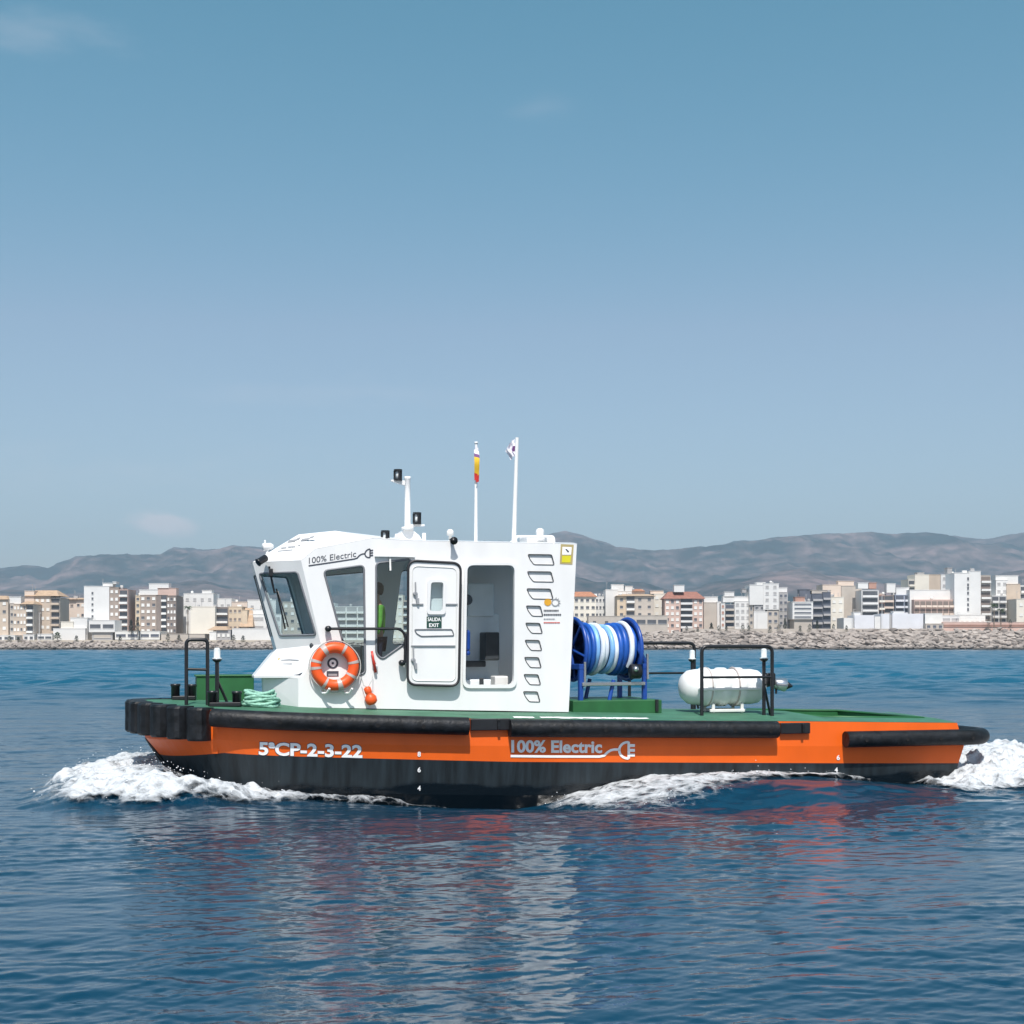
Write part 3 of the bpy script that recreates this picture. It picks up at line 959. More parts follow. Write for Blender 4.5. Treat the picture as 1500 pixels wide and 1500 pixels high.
b.extr([Rr(597, 712), Rr(573, 704.5), Rr(573, 702.5), Rr(597, 704)], (0, 0.08, 0))
b.extr([Rr(599, 772), Rr(622, 770.5), Rr(622, 768), Rr(599, 768)], (0, 0.10, 0))
b.extr([Rr(578, 797), Rr(585, 783), Rr(592, 776), Rr(604, 776), Rr(614, 784), Rr(622, 797)], (0, 0.5, 0))
b.box(Rr(621, 789), (0.06, 0.06, 0.18), bev=0.01)
b.box(Rr(583, 785), (0.10, 0.08, 0.06), bev=0.01)
b.build('mast', M['white'], boat)
lamp_unit(583, 688, 704)
lamp_unit(611, 751, 768)
lamp_unit(564.5, 778, 794, 1.55)
b = MB()
c = Rr(566, 800, 1.5)
b.tube([Rr(566, 794, 1.55), Rr(567, 799, 1.45), Rr(570, 812, 1.32)], 0.022, 8)
b.tube([Rr(571, 806, 1.30), Rr(572, 836, 1.24)], 0.016, 8)
b.box(Rr(566, 796, 1.52), (0.16, 0.10, 0.035), bev=0.008)
b.build('lamp_bracket', M['offwhite'], boat)
b = MB()
b.lathe(Rr(659.5, 794, 1.8), (0, 0, 1), [(0, 0.025), (0.10, 0.025), (0.11, 0.055), (0.17, 0.055), (0.20, 0.03)], 16)
b.build('gps_dome', M['offwhite'], boat)
b = MB()
b.lathe(Rr(663, 791.5, 1.22), Vector((0.05, -1, -0.15)), [(-0.14, 0.018), (0.0, 0.03), (0.06, 0.05), (0.08, 0.062)], 14)
b.build('horn', M['black'], boat)
pole_a = MB(); pole_a.tube([Rr(697, 798, 2.0), Rr(697.5, 650, 2.0)], [0.030, 0.022], 10)
pole_a.lathe(Rr(697.5, 650, 2.0), (0, 0, 1), [(0, 0.03), (0.03, 0.03)], 10); pole_a.build('flagpole', M['white'], boat)
pole_b = MB(); pole_b.tube([Rr(752.5, 800, 1.9), Rr(757.5, 641, 1.9)], [0.040, 0.030], 10)
pole_b.lathe(Rr(752.5, 797, 1.9), (0, 0, 1), [(0, 0.07), (0.05, 0.06)], 12); pole_b.build('flagpole', M['white'], boat)
b = MB()
b.tube(fillet([Rr(755, 798, 1.6), Rr(756, 786, 1.6), Rr(811, 786, 1.6), Rr(812, 799, 1.6)], 0.04), 0.022, 8)
b.tube(fillet([Rr(755, 798, 2.4), Rr(756, 786, 2.4), Rr(811, 786, 2.4), Rr(812, 799, 2.4)], 0.04), 0.022, 8)
b.box(Rr(776, 791, 2.0), (0.22, 0.5, 0.10), bev=0.02)
b.box(Rr(800, 793, 2.0), (0.10, 0.5, 0.08), bev=0.02)
b.lathe(Rr(791, 793, 1.8), (0, 0, 1), [(0, 0.08), (0.06, 0.08), (0.08, 0.05), (0.14, 0.07), (0.19, 0.06), (0.21, 0.03)], 16)
b.build('roof_rack', M['white'], boat)
b = MB()
b.lathe(Rr(391, 801, 2.0), Vector((-1, -0.2, -0.15)), [(-0.10, 0.03), (-0.06, 0.055), (0.06, 0.06), (0.07, 0.05)], 14)
b.tube([Rr(391, 801, 2.0), Rr(391, 811, 2.0)], 0.025, 8)
b.box(Rr(388, 796, 2.0), (0.03, 0.06, 0.10), bev=0.008)
b.build('spotlight', M['white'], boat)

# interior
pu0 = L(551, 900, 1.85).x
b = MB()
uL, uR = W(480, 960).x, W(600, 960).x
zc = W(480, 940).z
b.box(((W(455, 960).x + W(512, 960).x) / 2, 2.2, (zc + 1.15) / 2), (W(512, 960).x - W(455, 960).x, 1.6, zc - 1.15), bev=0.05)
b.box((W(523, 960).x, 1.95, 1.75), (0.22, 0.9, 0.9), bev=0.03)
b.box((W(500, 960).x, 2.5, zc + 0.10), (0.30, 0.4, 0.20), bev=0.02)
b.build('console', M['console'], wh)
b = MB()
b.box((W(722, 950).x, 2.9, 1.95), (0.95, 0.28, 1.55), 0, bev=0.02)
b.box((W(735, 860).x, 2.86, 2.95), (0.45, 0.36, 0.55), 0, bev=0.02)
b.box((W(700, 860).x, 2.84, 2.95), (0.12, 0.3, 0.6), 0, bev=0.01)
b.lathe((W(712, 868).x, 2.62, W(708, 870).z - 0.05), (0, -1, 0), [(0, 0.09), (0.03, 0.09)], 18, 1)
b.build('cabinet', [M['interior'], M['gasket']], wh)
b = MB()
b.box((W(742, 945).x, 2.4, W(742, 945).z - 0.02), (0.24, 0.4, 0.46), 0, bev=0.02)
b.box((W(712, 974).x, 2.62, W(716, 974).z), (0.60, 0.22, 0.10), 0, bev=0.02)
b.box((W(720, 990).x, 2.45, 1.47), (0.70, 0.60, 0.34), 1, bev=0.02)
b.box((W(742, 989).x, 1.75, 1.58), (0.22, 0.3, 0.26), 2, bev=0.02)
b.box((W(722, 990).x, 2.05, 1.55), (0.07, 0.04, 0.24), 0, bev=0.01)
b.build('battery_box', [M['console'], M['interior'], M['offwhite']], wh)
b = MB()
b.box((W(694, 938).x, 2.05, W(694, 938).z), (0.14, 0.5, 0.34), 0, bev=0.04)
b.box((W(684, 955).x, 2.05, W(684, 957).z), (0.36, 0.5, 0.09), 0, bev=0.04)
b.box((W(684, 955).x, 2.05, (W(684, 957).z + 1.1) / 2), (0.12, 0.12, W(684, 957).z - 1.12), 1)
b.build('helm_seat', [M['blue'], M['grey']], wh)
b = MB(); b.box((W(640, 1045).x, 2.2, 1.19), (3.6, 1.66, 0.03)); b.box((pu0, 1.9, 1.30), (0.7, 0.7, 0.2), bev=0.01); b.build('cabin_floor', M['offwhite'], wh)

# ------------------------------------------------------------------ deck fittings (forward)
def deckpt(px, v):
    """deck point on plane v below a pixel column"""
    p = L(px, 1035, v); return Vector((p.x, v, camber(p.x, v)))
b = MB()
vF = 1.15
p0 = deckpt(273, vF); p1 = deckpt(304, vF)
t0 = L(275, 937, vF); t1 = L(303, 937, vF); t0.x = p0.x; t1.x = p1.x
b.tube(fillet([p0 + Vector((0, 0, -0.02)), t0, t1, p1 + Vector((0, 0, -0.02))], 0.07), 0.027, 10)
m = L(288, 981, vF); b.tube([(p0.x, vF, m.z + 0.01), (p1.x, vF, m.z)], 0.021, 8)
b.build('bow_rail', M['black'], boat)
def bollard_pair(x0, x1, v, h):
    b = MB()
    for x in (x0, x1):
        p = deckpt(x, v)
        b.lathe(p + Vector((0, 0, -0.02)), (0, 0, 1), [(0, 0.065), (h, 0.065), (h + 0.005, 0.075), (h + 0.04, 0.075)], 16)
    a, c = deckpt(x0 - 5, v), deckpt(x1 + 5, v)
    b.box(((a.x + c.x) / 2, v, (a.z + c.z) / 2 + 0.03), (c.x - a.x, 0.24, 0.06), bev=0.01)
    b.build('bollard', M['black'], boat)
bollard_pair(257, 281, 2.2, 0.22)
bollard_pair(311, 347, 0.95, 0.20)
def light_post(px, ytop, v, name='light_post', r=0.03, brace=True):
    b = MB(); p = deckpt(px, v); t = L(px, ytop, v)
    zt = t.z - 0.17
    b.tube([p + Vector((0, 0, -0.02)), Vector((p.x, v, zt))], r, 10)
    if brace: b.tube([Vector((p.x, v, p.z + (zt - p.z) * 0.55)), Vector((p.x + 0.16, v + 0.1, p.z))], 0.022, 8)
    b.lathe((p.x, v, zt), (0, 0, 1), [(-0.03, 0.04), (0.0, 0.07), (0.012, 0.07)], 16)
    o = b.build(name, M['black'], boat)
    g = MB(); g.lathe((p.x, v, zt + 0.012), (0, 0, 1), [(0, 0.068), (0.02, 0.068), (0.022, 0.048), (0.14, 0.048), (0.16, 0.04), (0.17, 0.02)], 16)
    g.build('lamp', M['lens'], o)
light_post(318, 950, 1.25)
b = MB()
c0 = L(288, 1010, 2.7); c1 = L(372, 1010, 2.7); zt_ = L(330, 991, 2.7).z
zb = camber(c0.x, 2.7)
b.box(((c0.x + c1.x) / 2, 3.0, (zt_ + zb) / 2 - 0.02), (c1.x - c0.x, 0.6, zt_ - zb + 0.04), 0, bev=0.012)
b.box(((c0.x + c1.x) / 2, 3.0, zt_ + 0.012), (c1.x - c0.x + 0.04, 0.64, 0.024), 0, bev=0.008)
b.build('deck_locker', M['deckdark'], boat)
# aft: hatch plinth, rails, lights
b = MB()
h0 = L(838, 1030, 1.5); h1 = L(968, 1030, 1.5)
zb = camber(h0.x, 1.5)
zp = L(900, 1026, 1.6).z
b.box(((h0.x + h1.x) / 2, 2.2, (zp + zb) / 2 - 0.02), (h1.x - h0.x, 1.5, zp - zb + 0.06), 0, bev=0.015)
b.box(((h0.x + h1.x) / 2 + 0.9 * (h1.x - h0.x) / 2 - 0.02, 1.44, (zp + zb) / 2), (0.05, 0.05, zp - zb + 0.03), 1)
b.build('hatch_plinth', [M['deckdark'], M['black']], boat)
def guard(v, x0, x1, ytop, ymid, mid=True):
    b = MB(); p0 = deckpt(x0, v); p1 = deckpt(x1, v)
    zt = L((x0 + x1) / 2, ytop, v).z
    b.tube(fillet([p0 + Vector((0, 0, -0.02)), Vector((p0.x, v, zt)), Vector((p1.x, v, zt)), p1 + Vector((0, 0, -0.02))], 0.10), 0.03, 10)
    zm = L((x0 + x1) / 2, ymid, v).z
    b.tube([(p0.x, v, zm), (p1.x, v, zm)], 0.02, 8)
    b.build('guard_rail', M['black'], boat)
    return p0, p1
guard(0.95, 1028, 1131, 947, 992)
far_u0 = deckpt(930, 3.45).x
guard(3.45, 922, 1017, 942, 986)
light_post(1119, 951, 1.15)
light_post(1014, 953, 3.3)
b = MB()
c = L(1141, 1002, 1.2)
b.lathe(c, Vector((1, -0.15, -0.12)), [(-0.12, 0.04), (-0.08, 0.09), (0.02, 0.10), (0.10, 0.115), (0.12, 0.10)], 16, 0)
b.lathe(c + Vector((0.10, -0.02, -0.02)), Vector((1, -0.15, -0.12)), [(0, 0.085), (0.10, 0.03), (0.13, 0.01)], 14, 1)
b.tube([c + Vector((-0.10, 0, 0)), c + Vector((-0.22, 0, -0.02))], 0.03, 8, 1)
b.tube([c + Vector((-0.05, 0, 0.09)), c + Vector((-0.05, 0, -0.16))], 0.018, 8, 1)
b.build('searchlight', [M['steel'], M['black']], boat)
b = MB()
c = L(1131, 992, 1.1)
b.box(c + Vector((-0.05, 0, -0.03)), (0.16, 0.16, 0.20), bev=0.02)
b.build('junction_box', M['black'], boat)
# ------------------------------------------------------------------ loose things carried by the boat (top-level)
RZ = Matrix.Rotation(TH, 4, 'Z')
def wl(p): return RZ @ Vector(p)      # boat frame -> world
def thing(name, p, label, cat, rz=0.0):
    return tag(empty(name, wl(p), TH + rz), label, cat)

# lifebuoy
LBc = L(490.5, 976, 1.205)
lb = thing('lifebuoy', LBc, 'orange ring lifebuoy with silver tape bands hung on the white wheelhouse wall', 'lifebuoy')
b = MB()
RM, rm = 0.283, 0.082
b.tube([(RM * math.cos(a), 0, RM * math.sin(a)) for a in np.linspace(0, 2 * math.pi, 49)[:-1]], rm, 16, closed=True)
b.build('ring', M['lifeorange'], lb)
for a0 in (12, 62, 122, 165, 185, 240, 285, 330):
    b = MB(); w_ = 4 if a0 not in (122, 285) else 7
    b.tube([(RM * math.cos(R(a)), 0, RM * math.sin(R(a))) for a in np.linspace(a0 - w_, a0 + w_, 5)], rm + 0.004, 16, caps=False)
    b.build('tape_band', M['tape'], lb)
b = MB()
for k in range(4):
    aa = np.linspace(45 + 90 * k, 135 + 90 * k, 12)
    b.tube([((RM + rm + 0.012 + 0.012 * math.sin((a - 45 - 90 * k) / 90 * math.pi)) * math.cos(R(a)), -0.01, (RM + rm + 0.012 + 0.012 * math.sin((a - 45 - 90 * k) / 90 * math.pi)) * math.sin(R(a))) for a in aa], 0.009, 6)
b.build('grab_line', M['rope'], lb)
# float light
fc = L(545, 1021, 1.16)
fl_ = thing('buoy_light', fc, 'small orange float light hanging by a cord beside the lifebuoy', 'float light')
b = MB()
b.lathe((0.01, 0, -0.11), Vector((-0.35, 0, 1)), [(0, 0.05), (0.03, 0.085), (0.10, 0.092), (0.14, 0.07), (0.17, 0.045), (0.185, 0.055), (0.26, 0.055), (0.28, 0.03)], 18)
b.build('float', M['lifeorange'], fl_)
b = MB()
e = L(529, 992, 1.2) - fc
b.tube([(-0.06, 0, 0.15), e * 0.5 + Vector((-0.04, 0, 0.02)), e], 0.006, 6)
e2 = L(546, 988, 1.25) - fc
b.tube([(-0.06, 0, 0.15), (0.0, 0.0, 0.26), e2], 0.005, 6)
b.build('cord', M['rope'], fl_)
# coil of mint rope
cc = deckpt(382, 1.0)
ct = tag(empty('rope_coil', wl(cc), TH), 'heap of mint green mooring rope on the deck in front of the wheelhouse', 'rope')
b = MB()
rr2 = random.Random(5)
P = []
for lay in range(6):
    for k in range(36):
        a = 2 * math.pi * k / 36 + lay * 0.9
        P.append(((0.26 - 0.012 * lay + rr2.uniform(-0.015, 0.015)) * math.cos(a) * (1 + 0.08 * math.sin(3 * a + lay)), 0.17 * math.sin(a) * (1 + 0.1 * rr2.random()), 0.025 + lay * 0.037 + 0.025 * math.sin(2 * a + lay * 1.7)))
b.tube(P, 0.024, 8)
b.build('rope_loops', M['mint'], ct)
# life raft canister
rc_c = L(1058, 1006, 1.75)
ru0 = L(996, 1006, 1.75).x - rc_c.x; ru1 = L(1119, 1006, 1.75).x - rc_c.x
zdk = camber(rc_c.x, 1.75) - rc_c.z
rt = thing('life_raft', rc_c, 'white barrel shaped life raft canister lying on the deck behind the black guard rail', 'life raft')
r_ = 0.295
b = MB()
prof = [(ru0, 0.02), (ru0 + 0.005, 0.10), (ru0 + 0.05, 0.20), (ru0 + 0.14, 0.275), (ru0 + 0.26, r_)]
x = ru0 + 0.34
while x < ru1 - 0.32:
    prof += [(x, r_), (x + 0.03, r_ + 0.028), (x + 0.15, r_ + 0.028), (x + 0.18, r_)]; x += 0.29
prof += [(ru1 - 0.26, r_), (ru1 - 0.14, 0.275), (ru1 - 0.05, 0.20), (ru1 - 0.005, 0.10), (ru1, 0.02)]
b.lathe((0, 0, 0), (1, 0, 0), prof, 32)
b.build('canister', M['white'], rt)
b = MB()
for s_ in (-1, 1):
    b.box(((ru0 + ru1) / 2, s_ * (r_ + 0.012), -0.03), (ru1 - ru0 - 0.40, 0.05, 0.05), bev=0.015)
b.build('flange', M['offwhite'], rt)
b = MB()
for fx in (0.30, 0.62):
    xx = ru0 + (ru1 - ru0) * fx
    b.tube([(xx, (r_ + 0.025) * math.sin(a), (r_ + 0.025) * math.cos(a)) for a in np.linspace(0, 2 * math.pi, 33)[:-1]], 0.014, 6, closed=True)
b.build('strap', M['tape'], rt)
b = MB()
for fx in (0.34, 0.68):
    xx = ru0 + (ru1 - ru0) * fx
    b.box((xx, -0.18, zdk + 0.07), (0.05, 0.05, 0.16), bev=0.01); b.box((xx, 0.18, zdk + 0.07), (0.05, 0.05, 0.16), bev=0.01)
b.box(((ru0 + ru1) / 2, -0.20, zdk + 0.03), (0.62, 0.05, 0.05), bev=0.01)
b.box(((ru0 + ru1) / 2, 0.20, zdk + 0.03), (0.62, 0.05, 0.05), bev=0.01)
b.build('cradle', M['offwhite'], rt)
# hose reel
ra = L(884, 951, 2.05)
rl = thing('hose_reel', ra, 'blue hose reel wound with blue and white hose on a steel frame behind the wheelhouse', 'hose reel', R(9))
hu0 = L(836, 951, 2.05).x - ra.x; hu1 = L(921, 951, 2.05).x - ra.x
RF_ = 0.50
for xx, s_ in ((hu0, 1), (hu1, -1)):
    b = MB()
    b.lathe((xx, 0, 0), (1, 0, 0), [(-0.015, RF_ - 0.06), (-0.015, 0.14)], 36)
    b.tube([(xx, RF_ * math.sin(a), RF_ * math.cos(a)) for a in np.linspace(0, 2 * math.pi, 49)[:-1]], 0.034, 10, closed=True)
    b.lathe((xx - 0.01, 0, 0), (1, 0, 0), [(0, RF_), (0.02, RF_)], 40)
    for k in range(6):
        a = k * math.pi / 3 + 0.3
        b.tube([(xx - s_ * 0.03, 0.1 * math.sin(a), 0.1 * math.cos(a)), (xx - s_ * 0.03, RF_ * math.sin(a), RF_ * math.cos(a))], 0.022, 6)
    b.build('flange', M['blue'], rl)
b = MB(); b.lathe((hu0, 0, 0), (1, 0, 0), [(0, 0.22), (hu1 - hu0, 0.22)], 24); b.build('drum', M['blue'], rl)
hr = 0.043
ncoil = int((hu1 - hu0 - 0.05) / (2 * hr))
for i in range(ncoil):
    xx = hu0 + 0.05 + hr + i * (hu1 - hu0 - 0.09) / ncoil
    white = i in (3, 4, 6)
    rad = 0.372 + 0.022 * math.sin(i * 2.7) + 0.012 * math.sin(i * 1.1)
    b = MB()
    b.tube([(xx + 0.05 * (a / 6.283) - 0.02, (rad + 0.012 * math.sin(2 * a + i)) * math.sin(a), (rad + 0.012 * math.sin(2 * a + i)) * math.cos(a)) for a in np.linspace(0, 2 * math.pi, 41)[:-1]], hr, 10, closed=True)
    b.build('hose_turn', M['whitehose'] if white else (M['palehose'] if i in (2, 5) else M['bluehose']), rl)
b = MB()
xx = hu1 - 0.11
b.tube([(xx - 0.04 * t, -(0.43) * math.sin(a), 0.43 * math.cos(a)) for t, a in zip(np.linspace(0, 1, 24), np.linspace(-0.4, 2.3, 24))], 0.044, 10)
b.build('hose_end', M['whitehose'], rl)
b = MB()
zb_ = zp - ra.z
for xx in (hu0 - 0.07, hu1 + 0.09):
    for yy in (-0.42, 0.42):
        b.box((xx, yy, (zb_ + (-0.25)) / 2 - 0.02), (0.07, 0.07, -zb_ - 0.25 + 0.04 - 0.0), bev=0.008)
    b.box((xx, 0, -0.28), (0.08, 0.92, 0.09), bev=0.01)
    b.box((xx, 0, -0.13), (0.06, 0.12, 0.34), bev=0.01)
b.tube([(hu0 - 0.15, 0, 0), (hu1 + 0.18, 0, 0)], 0.045, 12)
b.tube([(hu1 + 0.12, -0.42, -0.25), (hu1 - 0.03, -0.46, 0.0), (hu1 + 0.02, -0.44, 0.16)], 0.04, 8)
for yy in (-0.42, 0.42): b.tube([(hu0 + 0.45, yy, zb_), (hu0 + 0.53, yy, zb_ + 0.33)], 0.035, 8)
b.build('frame', M['blue'], rl)
b = MB()
b.box(((hu0 + hu1) / 2, -0.47, L(884, 1000, 1.6).z - ra.z - 0.02), (hu1 - hu0 + 0.14, 0.05, 0.06), bev=0.01)
b.box((hu0 - 0.02, -0.47, -0.40), (0.035, 0.045, 0.40), bev=0.008)
b.box((hu1 + 0.12, -0.47, -0.28), (0.035, 0.045, 0.42), bev=0.008)
b.build('crossbar', M['steel'], rl)
b = MB()
b.lathe((hu1 - 0.12, -0.50, -0.36), (1, -0.2, 0), [(-0.10, 0.09), (-0.08, 0.12), (0.08, 0.12), (0.10, 0.07)], 16, 0)
b.lathe((hu1 - 0.17, -0.60, -0.32), (-0.3, -1, 0.2), [(0, 0.05), (0.03, 0.045), (0.05, 0.02)], 12, 1)
b.build('drive_motor', [M['black'], M['steel']], rl)
# flags
def flag(name, base, h, width, label, cols, seed, rz):
    t = tag(empty(name, wl(base), TH + rz), label, 'flag')
    n, m = 22, 26
    b = MB(); vs_ = []
    rs = random.Random(seed); ph_ = rs.random() * 6
    for j in range(m + 1):
        f = j / m
        for i in range(n + 1):
            s_ = i / n
            fold = 0.035 * math.sin(s_ * 14 + ph_ + f * 2.5) * (0.3 + s_)
            x_ = 0.03 + width * s_ * (0.55 + 0.45 * math.sin(f * 3.0 + 0.3)) * (1 - 0.25 * f) + 0.012 * math.sin(f * 9 + s_ * 5)
            vs_.append((x_, fold, -h * f - 0.10 * s_ * (0.4 + 0.6 * s_)))
    for j in range(m):
        for i in range(n):
            q = (j * (n + 1) + i, j * (n + 1) + i + 1, (j + 1) * (n + 1) + i + 1, (j + 1) * (n + 1) + i)
            s_ = i / n; f = j / m
            b.add([vs_[k] for k in q], [(0, 1, 2, 3)], cols(s_, f), True)
    return b, t
b, t = flag('flag', Rr(697.5, 653, 2.0), 0.50, 0.11, 'limp red and yellow striped national flag on the thinner flagpole', lambda s_, f: 0 if f > 0.74 else (2 if f < 0.10 else (3 if f < 0.2 and s_ > .5 else 1)), 2, R(-100))
b.build('cloth', [M['flagred'], M['flagyellow'], M['flagwhite'], M['flagpurple']], t)
b, t = flag('flag', Rr(757.5, 643, 1.9), 0.24, 0.17, 'small limp white and purple flag on the taller leaning flagpole', lambda s_, f: 1 if s_ < 0.3 and 0.4 < f < 0.8 else 0, 9, R(155))
b.build('cloth', [M['flagwhite'], M['flagpurple']], t)

# helmsman standing at the console
pu = L(551, 900, 1.85).x
hm_ = thing('person', (pu, 1.85, 1.405), 'person in a green jacket standing at the helm inside the wheelhouse', 'person')
def skin_obj(name, pts, edges, m, parent, lev=2):
    me = bpy.data.meshes.new(name)
    me.from_pydata([p[:3] for p in pts], edges, []); me.update()
    o = bpy.data.objects.new(name, me); COL.objects.link(o); o.parent = parent
    md = o.modifiers.new('Skin', 'SKIN')
    sv = me.skin_vertices[0].data
    for i, p in enumerate(pts):
        rr_x = p[3] if not isinstance(p[3], tuple) else p[3]
        sv[i].radius = (rr_x, rr_x) if not isinstance(rr_x, tuple) else rr_x
        sv[i].use_root = (i == 0)
    md.use_smooth_shade = True
    s2 = o.modifiers.new('Sub', 'SUBSURF'); s2.levels = lev; s2.render_levels = lev
    me.materials.append(m)
    return o
# facing the bow (-x); y: left/right
pts = [(0, 0, 0.93, .12), (0, 0, 1.10, .125), (0.0, 0, 1.28, .135), (0.01, 0, 1.42, .10), (0.0, 0, 1.49, .055), (-0.015, 0, 1.57, .075), (-0.02, 0, 1.66, .092), (-0.01, 0, 1.73, .075)]
ed = [(i, i + 1) for i in range(7)]
for s_ in (-1, 1):
    k = len(pts)
    pts += [(0.01, s_ * 0.17, 1.40, .062), (0.0, s_ * 0.245, 1.13, .046), (-0.05, s_ * 0.25, 0.92, .034), (-0.06, s_ * 0.25, 0.85, .036)]
    ed += [(3, k), (k, k + 1), (k + 1, k + 2), (k + 2, k + 3)]
    for j, (oy, ln) in enumerate(((-0.032, .075), (-0.012, .088), (0.010, .083), (0.030, .065))):
        q = len(pts); pts += [(-0.062 + oy, s_ * 0.25, 0.81, .010), (-0.066 + oy, s_ * 0.245, 0.81 - ln * 0.55, .009), (-0.064 + oy, s_ * 0.235, 0.81 - ln, .008)]
        ed += [(k + 3, q), (q, q + 1), (q + 1, q + 2)]
    q = len(pts); pts += [(-0.10, s_ * 0.24, 0.83, .011), (-0.115, s_ * 0.235, 0.79, .009)]; ed += [(k + 3, q), (q, q + 1)]
    k = len(pts)
    pts += [(0.0, s_ * 0.09, 0.86, .088), (-0.01, s_ * 0.10, 0.48, .06), (0.02, s_ * 0.10, 0.09, .042), (-0.05, s_ * 0.11, 0.035, .036), (-0.14, s_ * 0.12, 0.028, .028)]
    ed += [(0, k), (k, k + 1), (k + 1, k + 2), (k + 2, k + 3), (k + 3, k + 4)]
skin_obj('body', pts, ed, M['skin'], hm_)
jp = [(0, 0, 0.90, .15), (0, 0, 1.10, .155), (0, 0, 1.28, .165), (0.01, 0, 1.43, .12)]
je = [(0, 1), (1, 2), (2, 3)]
for s_ in (-1, 1):
    k = len(jp); jp += [(0.01, s_ * 0.18, 1.40, .082), (0.0, s_ * 0.25, 1.13, .064), (-0.04, s_ * 0.252, 0.95, .050)]; je += [(3, k), (k, k + 1), (k + 1, k + 2)]
skin_obj('jacket', jp, je, M['hivis'], hm_)
tp = [(0, 0, 0.90, .145)]; te = []
for s_ in (-1, 1):
    k = len(tp); tp += [(0.0, s_ * 0.09, 0.83, .105), (-0.01, s_ * 0.10, 0.48, .08), (0.02, s_ * 0.10, 0.12, .062)]; te += [(0, k), (k, k + 1), (k + 1, k + 2)]
skin_obj('trousers', tp, te, M['trousers'], hm_)
b = MB(); 
b.lathe((0.012, 0, 1.655), Vector((0.25, 0, 1)), [(-0.06, 0.090), (-0.02, 0.104), (0.04, 0.106), (0.09, 0.088), (0.12, 0.05), (0.13, 0.01)], 20)
b.build('hair', M['hair'], hm_)
b = MB()
for s_ in (-1, 1): b.lathe((-0.105, s_ * 0.032, 1.645), (-1, 0, 0), [(0, 0.013), (0.01, 0.012), (0.014, 0.005)], 10)
b.build('eye', M['ink'], hm_)
b = MB(); b.tube([(-0.108, 0, 1.645), (-0.135, 0, 1.608), (-0.11, 0, 1.60)], [0.012, 0.017, 0.012], 8)
b.build('nose', M['skin'], hm_)

# ------------------------------------------------------------------ shore
def S(px, py, D):
    return Vector(((px - 750) / F * D, D - 20.0, 2.2 + (945 - py) / F * D))
C = dict(
    white=mat('render_white', (0.68, 0.67, 0.655), 0.8, var=0.05, scale=0.15),
    cream=mat('render_cream', (0.70, 0.655, 0.575), 0.8, var=0.05, scale=0.15),
    tan=mat('render_tan', (0.50, 0.41, 0.33), 0.8, var=0.10, scale=0.2),
    sand=mat('render_sand', (0.56, 0.45, 0.33), 0.8, var=0.08, scale=0.2),
    brown=mat('brick_brown', (0.33, 0.265, 0.225), 0.8, var=0.12, scale=0.3),
    dkbrown=mat('brick_dark', (0.22, 0.18, 0.16), 0.8, var=0.12, scale=0.3),
    pink=mat('render_pink', (0.58, 0.42, 0.36), 0.8, var=0.08, scale=0.2),
    beige=mat('render_beige', (0.64, 0.53, 0.45), 0.8, var=0.06, scale=0.2),
    gbeige=mat('render_greybeige', (0.47, 0.42, 0.37), 0.8, var=0.08, scale=0.2),
    grey=mat('render_grey', (0.38, 0.37, 0.37), 0.8, var=0.08, scale=0.2),
    dark=mat('dark_facade', (0.10, 0.11, 0.14), 0.5, var=0.2, scale=0.3),
    tile=mat('roof_tile', (0.42, 0.19, 0.11), 0.8, var=0.2, scale=0.6),
    redtile=mat('roof_red', (0.30, 0.135, 0.10), 0.8, var=0.15, scale=0.6),
    tantile=mat('roof_tan', (0.47, 0.33, 0.22), 0.8, var=0.15, scale=0.6),
    glass=mat('window_dark', (0.10, 0.105, 0.12), 0.2, var=0.4, scale=0.3),
    shut=mat('shutter_white', (0.72, 0.71, 0.68), 0.7, var=0.08, scale=0.3),
    shutbrown=mat('shutter_brown', (0.20, 0.16, 0.14), 0.7, var=0.15, scale=0.3),
    lav=mat('tent_white', (0.66, 0.665, 0.70), 0.7, var=0.06, scale=0.2),
    bluegrey=mat('facade_bluegrey', (0.34, 0.38, 0.47), 0.7, var=0.1, scale=0.2),
    terracotta=mat('terracotta', (0.40, 0.23, 0.18), 0.8, var=0.12, scale=0.3),
)
WIN = {}
def winmesh(w, h, m, name='window'):
    k = (round(w, 2), round(h, 2), m, name)
    if k not in WIN:
        b = MB(); b.box((0, 0, 0), (w, 0.14, h)); b.box((0, -0.05, -h / 2 - 0.06), (w + 0.24, 0.26, 0.12), 1)
        o = b.build(name, [C[m], C['shut']]); WIN[k] = o.data; bpy.data.objects.remove(o)
    return WIN[k]
def balmesh(w, h, m, par):
    k = (round(w, 1), round(h, 2), m, par, 'b')
    if k not in WIN:
        b = MB()
        b.box((0, 0, 0.25), (w * 0.96, 0.12, h - 0.9), 1)                      # opening behind
        b.box((0, -0.65, -h / 2 + 0.08), (w, 1.3, 0.16), 0)                   # slab
        b.box((0, -1.25, -h / 2 + 0.55), (w, 0.12, 0.95), 0)                  # parapet
        b.box((-w / 2 + 0.06, -0.65, -h / 2 + 0.5), (0.11, 1.2, 0.85), 0); b.box((w / 2 - 0.06, -0.65, -h / 2 + 0.5), (0.11, 1.2, 0.85), 0)
        o = b.build('balcony', [C[par], C[m]]); WIN[k] = o.data; bpy.data.objects.remove(o)
    return WIN[k]
def link(name, data, parent, loc):
    o = bpy.data.objects.new(name, data); COL.objects.link(o); o.parent = parent; o.location = loc
    return o
